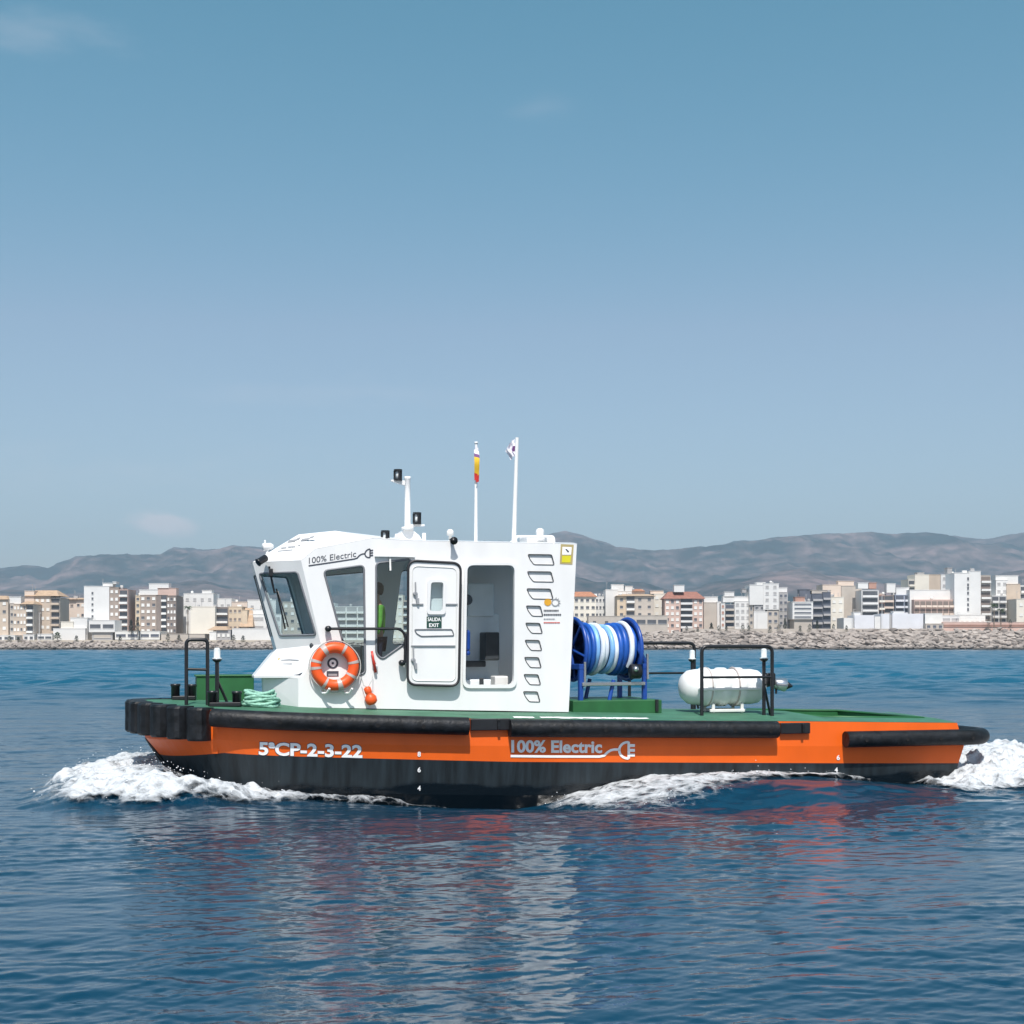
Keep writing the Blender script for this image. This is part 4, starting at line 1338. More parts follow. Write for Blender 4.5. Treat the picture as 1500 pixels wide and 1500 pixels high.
def building(label, D, segs, pents=(), base=938, cat='building', name='apartment_building', depth=14, eave=True, tile=None):
    """segs: (x0, x1, ytop, material, style, columns, floors[, setback][, window material]); all in photograph pixels at distance D"""
    xa = min(s_[0] for s_ in segs); xb = max(s_[1] for s_ in segs)
    o = S((xa + xb) / 2, base, D)
    root = tag(empty(name, o), label, cat)
    for s_ in segs:
        x0, x1, yt, m, st, nc_, nf = s_[:7]
        sb = s_[7] if len(s_) > 7 else 0.0
        wm = s_[8] if len(s_) > 8 else 'glass'
        yb = s_[9] if len(s_) > 9 else base
        p0 = S(x0, yb, D) - o; p1 = S(x1, yt, D) - o
        w, h = p1.x - p0.x, p1.z - p0.z
        b = MB(); b.box(((p0.x + p1.x) / 2, sb + depth / 2, (p0.z + p1.z) / 2), (w, depth, h))
        if eave: b.box(((p0.x + p1.x) / 2, sb + depth / 2, p1.z + 0.12), (w + 0.25, depth + 0.3, 0.24), 0)
        wall = b.build('wall', C[m], root)
        if nf == 0: continue
        fh = h / nf if st != 'ribbon' else h / nf
        for f in range(nf):
            z = p0.z + fh * (f + 0.5)
            for c in range(nc_):
                x = p0.x + w * (c + 0.5) / nc_
                if st == 'win':
                    ww = min(1.5, w / nc_ * 0.55)
                    link('window', winmesh(ww, min(1.35, fh * 0.5), wm), root, (x, sb - 0.05, z))
                elif st == 'small':
                    link('window', winmesh(0.7, 0.8, wm), root, (x, sb - 0.05, z))
                elif st == 'mix':
                    link('window', winmesh(min(1.5, w / nc_ * 0.55), min(1.35, fh * 0.5), 'glass' if (c * 7 + f * 3) % 4 == 1 else 'shut'), root, (x, sb - 0.05, z))
                elif st == 'ribbon':
                    link('window', winmesh(w / nc_ * 0.82, fh * 0.34, wm), root, (x, sb - 0.05, z))
                elif st == 'balc':
                    link('balcony', balmesh(w / nc_ * 0.92, min(fh, 3.3), wm, s_[10] if len(s_) > 10 else 'shut'), root, (x, sb - 0.05, z))
    for x0, x1, y0, y1, m in pents:
        p0 = S(x0, y1, D) - o; p1 = S(x1, y0, D) - o
        b = MB(); w = p1.x - p0.x; h = p1.z - p0.z
        if m in ('tile', 'redtile', 'tantile'):
            zz = p0.z; d_ = depth + 1.2; c_ = (p0.x + p1.x) / 2
            i_ = min(w * 0.2, 3.0)
            b.add([(p0.x - .4, -0.9, zz), (p1.x + .4, -0.9, zz), (p1.x + .4, d_, zz), (p0.x - .4, d_, zz), (p0.x + i_, d_ * 0.42, zz + h), (p1.x - i_, d_ * 0.42, zz + h),
                   (p1.x - i_, d_ * 0.58, zz + h), (p0.x + i_, d_ * 0.58, zz + h)],
                  [(0, 1, 5, 4), (1, 2, 6, 5), (2, 3, 7, 6), (3, 0, 4, 7), (4, 5, 6, 7), (0, 3, 2, 1)])
            b.build('roof', C[m], root)
        else:
            b.box(((p0.x + p1.x) / 2, 4.0, (p0.z + p1.z) / 2 + 0.05), (w, 5.0, h + 0.1))
            b.box(((p0.x + p1.x) / 2, 4.0, p1.z + 0.2), (w + 0.4, 5.4, 0.2))
            b.build('penthouse', C[m], root)
    rc = random.Random(int(xa * 31 + xb * 7))
    if name == 'apartment_building':
        tops = [s_ for s_ in segs if s_[1] - s_[0] > 4]
        for k in range(rc.randint(2, 5)):
            s_ = rc.choice(tops); x = rc.uniform(s_[0] + 1, s_[1] - 1); p = S(x, s_[2], D) - o
            y = rc.uniform(1.5, 9.0); kind = rc.random()
            b = MB()
            if kind < 0.45:
                h = rc.uniform(2.0, 4.5); b.tube([(p.x, y, p.z), (p.x, y, p.z + h)], 0.07, 5)
                for q in range(3): b.box((p.x, y, p.z + h - 0.25 - 0.35 * q), (1.0 - 0.2 * q, 0.06, 0.06))
                b.build('antenna', C['grey'], root)
            elif kind < 0.75:
                h = rc.uniform(0.8, 1.5); w = rc.uniform(0.9, 2.4); b.box((p.x, y, p.z + h / 2 + 0.1), (w, 1.4, h), bev=0.08); b.build('roof_unit', C[rc.choice(['shut', 'grey', 'gbeige'])], root)
            else:
                b.lathe((p.x, y, p.z + 0.2), (0, 0, 1), [(0, 0.7), (1.2, 0.7), (1.5, 0.3)], 10); b.build('water_tank', C[rc.choice(['shut', 'grey'])], root)
    return root
Bd = building
# ---- left of the boat
Bd('tan apartment block with a white roof hut at the left edge of the town', 664, [(-45, 12, 878, 'tan', 'mix', 5, 5), (13, 19, 884, 'gbeige', 'win', 1, 5, 1.2), (19.5, 38, 885, 'tan', 'mix', 4, 5, 0.3, 'shut'), (38.5, 48, 886, 'gbeige', 'balc', 1, 5, 0.8)], [(12, 29, 874.5, 885, 'white'), (-45, 11, 872, 878, 'tantile'), (30, 48, 880, 885, 'tantile')])
Bd('tan block with brown roof, white shutters in three columns and one dark balcony column', 676, [(36, 50, 866, 'beige', 'win', 1, 0), (50.3, 74, 873, 'tan', 'win', 3, 5, 0.2, 'shut'), (74.3, 87, 876, 'gbeige', 'balc', 1, 6, 0.8, 'glass', 938, 'tan')], [(37, 86, 864, 873, 'tantile')])
Bd('low pinkish house row with a terracotta wall between the tan block and the white hotel', 705, [(86, 98, 878, 'beige', 'win', 2, 4), (98.4, 111, 877, 'beige', 'win', 1, 3, 0.6, 'shutbrown'), (111.3, 124, 879, 'beige', 'mix', 2, 4, 0.3)], [(101, 110, 883, 897, 'terracotta'), (86, 122, 875, 878, 'tantile')])
Bd('white slab hotel with four tiny windows and a brick side of balconies', 668, [(123, 160, 859, 'white', 'small', 1, 0), (160.3, 174, 861, 'brown', 'win', 2, 7, 0.2, 'shut'), (174.3, 187, 864, 'pink', 'balc', 1, 7, 0.6)], [(149, 164, 854.5, 859, 'white'), (164, 169, 852.5, 855, 'white')])
hot = [o for o in bpy.data.objects if o.get('label', '').startswith('white slab hotel')][0]
for y in (869, 877, 885.5, 894, 903):
    p = S(135.5, y, 668); link('window', winmesh(0.9, 1.2, 'glass'), hot, p - hot.location + Vector((0, -0.05, 0)))
Bd('narrow pale block squeezed between the two brick towers', 715, [(188, 199, 875, 'cream', 'win', 2, 5)])
Bd('dark brown brick apartment tower with white penthouse and pink terraces', 670, [(198, 205, 873, 'sand', 'win', 1, 7, 0.5), (205.3, 229, 872, 'brown', 'mix', 3, 7, 0.2, 'shut'), (229.3, 236, 872, 'dkbrown', 'win', 1, 0, 0.1), (236.3, 244, 872, 'dkbrown', 'balc', 1, 7, 0.5, 'glass', 938, 'shut'), (244.3, 258, 873, 'dkbrown', 'mix', 3, 7, 0.15)], [(203, 230, 864, 872, 'white'), (230, 257, 862, 872, 'pink'), (217, 246, 855, 863, 'white')])
Bd('white six storey block with grey windows behind the palm', 690, [(259, 268, 878, 'white', 'win', 2, 6, 0.2, 'grey'), (268.3, 312, 869.5, 'white', 'win', 4, 4, 1.0, 'grey')], [(295, 309, 865, 870, 'white')])
Bd('cream blank sided building behind the bow rail', 668, [(279, 315, 889, 'cream', 'win', 1, 0)])
Bd('low white flat roofed house row above the sheds', 700, [(312, 339, 877, 'white', 'win', 3, 3, 0, 'grey'), (339.3, 362, 882, 'beige', 'win', 2, 3), (362.3, 404, 879, 'white', 'win', 3, 3, 0.4, 'grey')])
Bd('brown balconied house joined to a sandy one with tan roof', 672, [(316, 334, 890, 'dkbrown', 'balc', 1, 4, 0.3, 'glass', 938, 'shut'), (334.3, 354, 889, 'sand', 'win', 3, 4, 0.5, 'shutbrown'), (354.3, 362, 894, 'sand', 'win', 1, 0, 0.2)], [(352, 370, 890, 918, 'tantile')])
Bd('white terraced house with deep roof overhang next to the wheelhouse front', 676, [(364, 412, 900, 'white', 'ribbon', 2, 3, 0, 'grey')], [(366, 394, 893, 900, 'white')])
Bd('white round fronted beach club building with two ribbon windows', 656, [(130, 168, 909, 'white', 'ribbon', 2, 1, 0, 'glass', 926), (134, 164, 926, 'grey', 'ribbon', 1, 1, 1.0, 'gbeige', 938)], name='beach_club', base=938)
Bd('low white beach bar with stepped flat roofs left of the beach club', 658, [(78, 125, 921, 'white', 'win', 3, 0), (101, 126, 905, 'white', 'ribbon', 1, 1, 2.0, 'shut'), (88, 106, 911, 'cream', 'win', 2, 1, 1.2, 'shut')], name='beach_bar', base=938)
Bd('long low awning with dark openings on the promenade beside the beach club', 655, [(168.5, 203, 925, 'shut', 'ribbon', 2, 1, 0, 'dark'), (205, 234, 925, 'shut', 'ribbon', 2, 1, 0, 'dark')], name='promenade_awning', base=937)
Bd('low beige promenade wall with white gate piers', 654, [(236, 300, 929, 'gbeige', 'win', 1, 0), (307, 317, 926, 'shut', 'win', 1, 0, -0.3)], name='promenade_wall', cat='wall', base=940)
Bd('white shed with corrugated front and tan roof by the promenade', 655, [(317, 338, 923, 'grey', 'win', 3, 1, 0, 'shut'), (340, 402, 921, 'white', 'win', 5, 0)], [(305, 333, 917, 923, 'tantile')], name='promenade_shed', base=938)
Bd('row of small white kiosks with dark shade openings at the far left', 655, [(-30, 22, 931, 'shut', 'win', 6, 1), (34, 50, 930, 'white', 'win', 2, 1), (55, 76, 929, 'white', 'ribbon', 2, 1, 0, 'glass')], name='beach_kiosk', base=939)
# ---- behind the boat, seen through its windows
Bd('beige block behind the wheelhouse windscreen', 680, [(414, 462, 882, 'gbeige', 'mix', 5, 5)], [(425, 440, 876, 882, 'white')])
Bd('white block with long balconies behind the first side window', 674, [(466, 490, 884, 'white', 'mix', 3, 5), (490.3, 540, 889, 'shut', 'balc', 3, 5, 0.4, 'grey')])
Bd('cream tower behind the second side window', 676, [(566, 590, 872, 'cream', 'mix', 3, 6), (590.3, 620, 880, 'beige', 'balc', 2, 5, 0.4)])
Bd('pale grey block hidden behind the wheelhouse door', 690, [(625, 690, 884, 'white', 'mix', 6, 5)])
Bd('tan block hidden behind the wheelhouse steps', 684, [(700, 760, 880, 'tan', 'mix', 6, 5)])
Bd('white low block hidden behind the aft wheelhouse wall', 686, [(768, 826, 884, 'white', 'mix', 5, 4)])
# ---- right of the wheelhouse
Bd('cream house with orange tiled roof beside the aft edge of the wheelhouse', 672, [(826, 840, 872, 'cream', 'balc', 1, 6, 0.3, 'glass', 938, 'cream'), (840.3, 873, 874, 'cream', 'win', 4, 6)], [(836, 874, 866, 874, 'tile'), (826, 842, 860, 868, 'white')])
Bd('white small block with dark top windows above the hose reel', 690, [(872, 887, 874, 'white', 'win', 3, 6)])
Bd('tall blank white stair tower block with two roof huts', 682, [(887, 905, 864, 'white', 'win', 1, 0), (905.3, 945, 866, 'white', 'win', 1, 0, 1.5)], [(896, 914, 856.5, 866, 'white'), (916, 927, 859, 866, 'white'), (927, 944, 862, 866, 'tile')])
Bd('grey tan block with dark square windows and one bowed balcony', 670, [(904, 917, 873, 'sand', 'win', 1, 6, 0.4), (917.3, 930, 873, 'gbeige', 'balc', 1, 6, 0.3, 'glass', 938, 'shut'), (930.3, 958, 873, 'gbeige', 'win', 2, 6, 0.2)], [(904, 960, 869.5, 873, 'tantile')])
Bd('narrow cream house strip left of the red roofed block', 686, [(958, 975, 870, 'cream', 'win', 2, 6, 0, 'shut')], [(953, 972, 866, 870, 'beige')])
Bd('long low grey building with big dark windows behind the hose reel', 656, [(862, 915, 903, 'gbeige', 'win', 3, 2), (915.5, 978, 902, 'gbeige', 'ribbon', 4, 2, -0.4)], name='low_building')
Bd('pink brick block with red tiled roof and white bowed balconies', 664, [(974, 996, 877, 'pink', 'mix', 3, 7), (996.3, 1015, 877, 'pink', 'balc', 1, 7, 0.3, 'glass', 938, 'white'), (1015.3, 1030, 877, 'pink', 'mix', 2, 7, 0.2)], [(972, 1032, 866, 877, 'redtile'), (988, 1003, 857.5, 867, 'white'), (1006, 1022, 912, 926, 'tan')])
Bd('blank grey beige side wall building with white attic', 674, [(1031, 1050, 883, 'gbeige', 'win', 1, 0), (1050.3, 1056, 882, 'white', 'win', 1, 0, -0.3)], [(1032, 1052, 874.5, 883, 'white')])
Bd('white block with one tall stack of shaded balconies', 670, [(1056, 1062, 884, 'white', 'win', 1, 6, 0.2, 'terracotta'), (1062.3, 1076, 886, 'grey', 'balc', 1, 6, 0.6, 'dark', 938, 'gbeige'), (1076.3, 1100, 881, 'white', 'win', 3, 6, 0.2, 'grey')], [(1060, 1098, 874, 882, 'white'), (1062, 1076, 867.5, 875, 'white'), (1088, 1094, 863, 868, 'grey')])
Bd('white stepped tower with round roof cut and open upper windows', 668, [(1098, 1118, 857, 'white', 'win', 1, 0, 0, 'glass', 886), (1118.3, 1141, 855, 'white', 'win', 2, 4, 0.3, 'grey', 893), (1105, 1121, 886.3, 'grey', 'win', 2, 1, 0.5, 'glass', 896), (1104, 1124, 896.3, 'white', 'win', 2, 0, -0.4), (1098, 1104, 886.3, 'gbeige', 'win', 1, 5, 0.8), (1124.3, 1141, 893.3, 'gbeige', 'win', 2, 4, 0.8, 'dark')], [(1109, 1122, 853.5, 857, 'white')])
Bd('glazed grey block with white roof slab right of the stepped tower', 674, [(1141, 1154, 868, 'grey', 'win', 2, 7, 0, 'dark'), (1154.3, 1162, 884, 'grey', 'win', 1, 5, 0.5, 'glass')], [(1140, 1154, 861, 868, 'white')])
Bd('small modern white cube house with two dark ribbon windows', 662, [(1161, 1191, 882, 'white', 'ribbon', 1, 4, 0, 'dark', 907), (1164, 1190, 907.3, 'gbeige', 'win', 4, 1, 1.0, 'grey')], [(1166, 1180, 875, 882, 'terracotta')])
Bd('dark blue grey glass fronted block with a black curved roof shell', 672, [(1190, 1205, 870, 'dark', 'balc', 1, 6, 0.3, 'dark', 938, 'grey'), (1205.3, 1217, 868, 'dark', 'balc', 1, 6, 0.1, 'dark', 938, 'grey')], [(1172, 1190, 864, 884, 'dark'), (1188, 1218, 865, 870, 'gbeige')])
Bd('narrow cream white house right of the dark glass block', 676, [(1217, 1236, 875, 'cream', 'win', 2, 5, 0, 'shut')])
Bd('large beige apartment block with a blank grey side and roof hut', 688, [(1205, 1232, 857, 'beige', 'win', 3, 0), (1232.3, 1262, 858.5, 'gbeige', 'win', 1, 0, -0.4)], [(1229, 1252, 851.5, 858, 'beige')])
Bd('white and brown block with long stacked balconies', 676, [(1262, 1287, 865, 'white', 'balc', 1, 7, 0, 'glass', 938, 'white'), (1287.3, 1296, 872, 'terracotta', 'balc', 1, 6, 0.5, 'glass', 938, 'cream')], [(1258, 1273, 854, 862, 'white'), (1274, 1285, 854, 862, 'terracotta')])
Bd('low brown block with dark balcony slots right of the stacked balconies', 680, [(1292, 1309, 873, 'brown', 'balc', 1, 7, 0, 'glass', 938, 'beige')], [(1300, 1313, 855, 868, 'white')])
Bd('blue grey block with dark balcony bands', 682, [(1311, 1338, 872, 'bluegrey', 'balc', 2, 7, 0, 'dark', 938, 'lav')], [(1314, 1333, 861, 872, 'white')])
Bd('cream block with a tan blank panel on the skyline', 720, [(1331, 1340, 849, 'cream', 'balc', 1, 8, 0.3, 'glass', 938, 'cream'), (1340.3, 1361, 842, 'cream', 'win', 1, 0), (1361.3, 1378, 842, 'tan', 'win', 1, 0, 0.4), (1378.3, 1399, 842, 'white', 'win', 2, 9, 0.2, 'grey')], [(1389, 1396, 832, 842, 'grey'), (1345, 1355, 839, 842, 'grey')])
Bd('long pink terrace building with brown window bays under a white block', 674, [(1339, 1398, 879, 'pink', 'balc', 7, 5, 0, 'shutbrown', 938, 'beige'), (1336, 1399, 864, 'white', 'win', 8, 0, 4.0)])
Bd('tall plain white hotel slab with a column of small dark windows', 672, [(1398, 1420, 839.5, 'white', 'win', 1, 0), (1420.3, 1437, 837, 'white', 'win', 1, 0, 0.4), (1437.3, 1452, 843, 'gbeige', 'balc', 1, 8, 0.9, 'shutbrown', 938, 'shut')])
hot = [o for o in bpy.data.objects if o.get('label', '').startswith('tall plain white')][0]
for y in (848, 857, 862, 869, 878, 886, 893):
    p = S(1418.0, y, 672); link('window', winmesh(0.9, 1.5, 'glass'), hot, p - hot.location + Vector((0, -0.05, 0)))
Bd('white stepped hotel with a tan blank wing at the right edge', 684, [(1459, 1476, 850, 'white', 'win', 2, 8, 0, 'grey'), (1474, 1494, 856, 'tan', 'win', 1, 0, -0.5), (1494.3, 1520, 858, 'white', 'balc', 2, 7)], [(1460, 1493, 843.5, 856, 'white')])
Bd('cream house with round gable partly cut by the right edge', 668, [(1489, 1530, 878, 'cream', 'win', 3, 4, 0, 'shut')])
Bd('small white balconied house behind the palms', 680, [(1452.5, 1474, 873, 'white', 'balc', 2, 6, 0, 'glass', 938, 'white')])
Bd('white marquee tent with lavender shade on the promenade', 655, [(1236, 1250, 905, 'white', 'win', 1, 0), (1252, 1281, 901, 'lav', 'win', 1, 0, 0.6), (1281.3, 1290, 903, 'white', 'win', 1, 0), (1291, 1303, 899, 'lav', 'win', 1, 0, 0.4), (1303.3, 1307, 900, 'grey', 'win', 1, 0, 0.9), (1307.3, 1328, 898, 'lav', 'win', 1, 0, 0.2), (1328.3, 1353, 899, 'lav', 'win', 1, 0, 0.5)], [(1252, 1262, 897, 901, 'white'), (1310, 1326, 896, 898, 'white')], name='marquee', cat='tent', eave=False)
Bd('long low white promenade pavilion in front of the hotel slab', 655, [(1355, 1380, 899, 'shut', 'win', 3, 0), (1380.3, 1406, 902, 'white', 'ribbon', 2, 1, 0.3, 'grey', 913), (1406.3, 1444, 901, 'shut', 'win', 5, 1, 0.6, 'shut', 913)], name='promenade_pavilion')
Bd('long pink promenade wall above the rocks on the right', 652, [(1356, 1382, 914, 'gbeige', 'win', 3, 1, 0, 'dark', 922), (1382.3, 1530, 912, 'pink', 'win', 1, 0, 0.4), (1382.3, 1530, 915.5, 'terracotta', 'win', 1, 0, 0, 'dark', 918)], name='sea_wall', cat='wall', base=930, depth=3)
Bd('low stone kerb wall with dark shrubs above the rocks', 652, [(1000, 1352, 921, 'gbeige', 'win', 1, 0)], name='kerb_wall', cat='wall', base=932, depth=2, eave=False)
# street lamps on the promenade
lampm = mat('pale_pole', (0.62, 0.60, 0.58), 0.5, var=0.05)
lp0 = None
for i, (x, yt, lab) in enumerate(((1292, 872, 'tall thin pale mast in front of the low brown block'), (1403, 897, 'pale thin post in front of the white hotel slab'), (57.5, 898, 'pale thin street lamp before the tan block at far left'), (1109, 892, 'thin pale street lamp before the stepped white tower'), (1083, 895, 'thin pale street lamp right of the shaded balcony stack'), (1250, 893, 'thin pale street lamp left of the marquee tent'))):
    p = S(x, 926, 653); h = S(x, yt, 653).z - p.z
    t = tag(empty('street_lamp', p), lab, 'street lamp', 'lamps along the promenade')
    b = MB(); b.tube([(0, 0, -1), (0, 0, h)], [0.16, 0.10], 8); b.build('pole', lampm, t)
    b = MB(); b.box((0.5, 0, h), (1.3, 0.3, 0.16), bev=0.04); b.build('lamp_head', lampm, t)

# trees on the shore
M['leaf'] = mat('leaf_green', (0.055, 0.085, 0.035), 0.7, var=0.5, scale=1.5)
M['leafdark'] = mat('leaf_dark', (0.028, 0.040, 0.028), 0.7, var=0.4, scale=1.5)
M['bark'] = mat('bark', (0.20, 0.16, 0.12), 0.9, var=0.2, scale=3)
rt_ = random.Random(4)
def palm(px, ytop, lab, D=652, r=2.3):
    p = S(px, 927, D); h = S(px, ytop, D).z - p.z - 0.8
    t = tag(empty('palm_tree', p), lab, 'palm tree', 'palms on the promenade')
    b = MB(); b.tube([(0, 0, -0.6), (0.1, 0, h * 0.5), (0.0, 0, h)], [0.28, 0.2, 0.2], 8); b.build('trunk', M['bark'], t)
    b = MB()
    for k in range(26):
        a = rt_.uniform(0, 6.283); up = rt_.uniform(-0.3, 1.0); ln = r * rt_.uniform(0.8, 1.1)
        prev = Vector((0, 0, h)); dr = Vector((math.cos(a), math.sin(a), up)).normalized()
        side = Vector((-math.sin(a), math.cos(a), 0))
        for s_ in range(6):
            nx = prev + dr * ln / 6
            dr = (dr + Vector((0, 0, -0.22))).normalized()
            for q in (-1, 1):
                for e in range(3):
                    c = prev.lerp(nx, (e + 0.5) / 3)
                    tip = c + side * q * 0.55 * (1 - 0.11 * s_) + Vector((0, 0, -0.25)) + dr * 0.2
                    b.add([c - dr * 0.06, c + dr * 0.06, tip], [(0, 1, 2)])
            prev = nx
    b.build('crown', M['leaf'], t, fixn=False)
palm(275, 887, 'tall shaggy palm in front of the white block above the bow rail', r=2.4)
palm(1456, 884, 'taller of the two palms beside the white hotel slab', r=2.6)
palm(1466, 891, 'shorter palm between the hotel slab and the white balconied house', r=2.2)
def cypress(px, ytop, w, lab, name='cypress_tree', m='leafdark', base=927, D=652):
    p = S(px, base, D); h = S(px, ytop, D).z - p.z
    t = tag(empty(name, p), lab, 'tree' if name != 'bush' else 'bush', 'shrubs along the promenade' if lab.startswith('low dark shrub') else None)
    b = MB(); b.tube([(0, 0, -0.8), (0, 0, h * 0.7)], [0.2, 0.06], 6); b.build('trunk', M['bark'], t)
    b = MB()
    for k in range(1100 if D > 650 else 420):
        f = rt_.random() ** 0.8; rr_ = w * (1 - f) ** (0.55 if name != 'bush' else 0.4) * (0.55 + 0.45 * rt_.random()) * (0.85 + 0.25 * math.sin(f * 17))
        a = rt_.uniform(0, 6.283); c = Vector((rr_ * math.cos(a), rr_ * math.sin(a), f * h * 0.97 + 0.1))
        d1 = Vector((rt_.uniform(-1, 1), rt_.uniform(-1, 1), rt_.uniform(-.3, 1))).normalized() * 0.22; d2 = Vector((rt_.uniform(-1, 1), rt_.uniform(-1, 1), rt_.uniform(-1, 1))).normalized() * 0.16
        b.add([c - d1, c + d2, c + d1], [(0, 1, 2)])
    b.build('crown', M[m], t, fixn=False)
cypress(192, 907, 1.3, 'dark cypress left of the pair in front of the narrow pale block')
cypress(201.5, 905, 1.6, 'dark wider cypress right of the pair beside the brown brick tower')
cypress(84, 926, 2.2, 'round dark green bush on the promenade before the beach bar', 'bush', 'leaf', 937)
cypress(1150, 905, 1.3, 'small slim dark tree before the glazed grey block', D=653)
cypress(1042, 912, 1.4, 'small dark tree before the blank grey beige wall', D=653)
cypress(1197, 908, 1.4, 'slim tree in front of the dark glass block', D=653)

sp_ = [(14, 935, 1.5), (27, 936, 1.2), (112, 934, 1.3), (176, 934, 1.1), (246, 932, 1.6), (262, 933, 1.2), (342, 933, 1.5), (356, 934, 1.4), (1006, 920, 1.5), (1022, 921, 1.2), (1053, 919, 1.7), (1064, 920, 1.2), (1088, 918, 1.9), (1097, 919, 1.5), (1128, 919, 1.6), (1141, 917, 1.9), (1172, 919, 1.3), (1186, 917, 1.7), (1221, 917, 1.5), (1240, 919, 1.3), (1448, 909, 1.8), (1480, 910, 1.6)]
for x, yt, w in sp_:
    cypress(x, yt - 3, w, 'low dark shrub in the broken row along the promenade above the rocks', 'bush', 'leafdark', 940 if x < 400 else 932, 649)
# ground behind the rocks, embankment, rocks
M['land'] = mat('dry_ground', (0.36, 0.31, 0.25), 0.95, var=0.15, scale=0.05)
GZ = 4.6
b = MB()
b.add([(-900, 634, GZ), (900, 634, GZ), (3200, 3000, GZ + 6), (-3200, 3000, GZ + 6), (-900, 626, 3.0), (900, 626, 3.0), (-900, 608, -2.6), (900, 608, -2.6)], [(0, 1, 2, 3), (4, 5, 1, 0), (6, 7, 5, 4)])
tag(b.build('ground', M['land']), kind='structure')
rockm = bpy.data.materials.new('breakwater_rock'); rockm.use_nodes = True
nt = rockm.node_tree; pb = nt.nodes['Principled BSDF']; pb.inputs['Roughness'].default_value = 0.9
tcn = nt.nodes.new('ShaderNodeTexCoord'); gm = nt.nodes.new('ShaderNodeNewGeometry')
isl = nt.nodes.new('ShaderNodeValToRGB')
isl.color_ramp.elements[0].color = (0.17, 0.145, 0.13, 1); isl.color_ramp.elements[1].color = (0.43, 0.375, 0.335, 1)
nt.links.new(gm.outputs['Random Per Island'], isl.inputs[0])
nz = nt.nodes.new('ShaderNodeTexNoise'); nz.inputs['Scale'].default_value = 0.7; nz.inputs['Detail'].default_value = 6
nt.links.new(tcn.outputs['Object'], nz.inputs['Vector'])
mxr = nt.nodes.new('ShaderNodeMixRGB'); mxr.blend_type = 'MULTIPLY'; mxr.inputs[0].default_value = 0.5
nt.links.new(isl.outputs[0], mxr.inputs[1]); nt.links.new(nz.outputs[0], mxr.inputs[2])
gn = nt.nodes.new('ShaderNodeHueSaturation'); gn.inputs['Value'].default_value = 1.35
nt.links.new(mxr.outputs[0], gn.inputs['Color'])
sx = nt.nodes.new('ShaderNodeSeparateXYZ'); nt.links.new(gm.outputs['Position'], sx.inputs[0])
wet = nt.nodes.new('ShaderNodeMapRange'); wet.inputs['From Min'].default_value = 0.5; wet.inputs['From Max'].default_value = 1.5
nt.links.new(sx.outputs[2], wet.inputs[0])
mw = nt.nodes.new('ShaderNodeMixRGB'); mw.inputs[1].default_value = (0.035, 0.033, 0.03, 1)
nt.links.new(wet.outputs[0], mw.inputs[0]); nt.links.new(gn.outputs[0], mw.inputs[2]); nt.links.new(mw.outputs[0], pb.inputs['Base Color'])
bm = bmesh.new(); bmesh.ops.create_icosphere(bm, subdivisions=2, radius=1)
ico_v = np.array([v.co[:] for v in bm.verts]); ico_f = [tuple(v.index for v in f.verts) for f in bm.faces]; bm.free()
Vr = []; Fr = []
nrock = 0
def rock(x, y, z, r, flat):
    global nrock
    v = ico_v.copy()
    # chop with random planes so the boulder is faceted
    for _ in range(7):
        n_ = nprng.normal(size=3); n_ /= np.linalg.norm(n_); d_ = nprng.uniform(0.45, 0.8)
        t_ = v @ n_ - d_; v = v - np.outer(np.maximum(t_, 0), n_)
    v = v * np.array([nprng.uniform(1.0, 1.9), nprng.uniform(0.8, 1.2), flat]) * r
    a = nprng.uniform(0, 6.28); tl = nprng.normal(0, 0.25)
    ca, sa = math.cos(a), math.sin(a)
    v = v @ np.array([[ca, sa, 0], [-sa, ca, 0], [0, 0, 1]]) @ np.array([[math.cos(tl), 0, math.sin(tl)], [0, 1, 0], [-math.sin(tl), 0, math.cos(tl)]])
    o_ = nrock * len(ico_v)
    Vr.append(v + np.array([x, y, z])); Fr.extend([(a_ + o_, b_ + o_, c_ + o_) for a_, b_, c_ in ico_f]); nrock += 1
def crest(x):
    return 4.4 + 4.6 * float(smooth(5, 75, x)) + 0.9 * float(smooth(120, 200, x))
b = MB()      # rubble core under the boulders
cxs = np.linspace(-330, 330, 67); pv = []
for x in cxs:
    c_ = crest(x) - 1.0
    pv += [(x, 609, -1.3), (x, 626, c_), (x, 632, c_), (x, 640, GZ - 0.5)]
b.add(pv, [(i * 4 + k, i * 4 + k + 1, i * 4 + k + 5, i * 4 + k + 4) for i in range(66) for k in range(3)])
core_v, core_f = b.v, b.f
for i in range(4300):
    x = nprng.uniform(-320, 320); f = nprng.random()
    right = float(smooth(0, 80, x))
    y = 609.5 + 18.5 * f + nprng.uniform(0, 3) * (f > 0.9)
    z = -0.6 + (crest(x) + 0.1) * f + nprng.normal(0, 0.22)
    rock(x, y, z, nprng.uniform(0.7, 1.2) + right * nprng.uniform(0.1, 1.1), nprng.uniform(0.42, 0.75))
b = MB(); b.add(np.concatenate(Vr).tolist(), Fr); b.add(core_v, core_f)
tag(b.build('breakwater_rocks', rockm, fixn=False), 'long bank of pale brown boulders along the waterline below the town', 'rocks', kind='stuff')

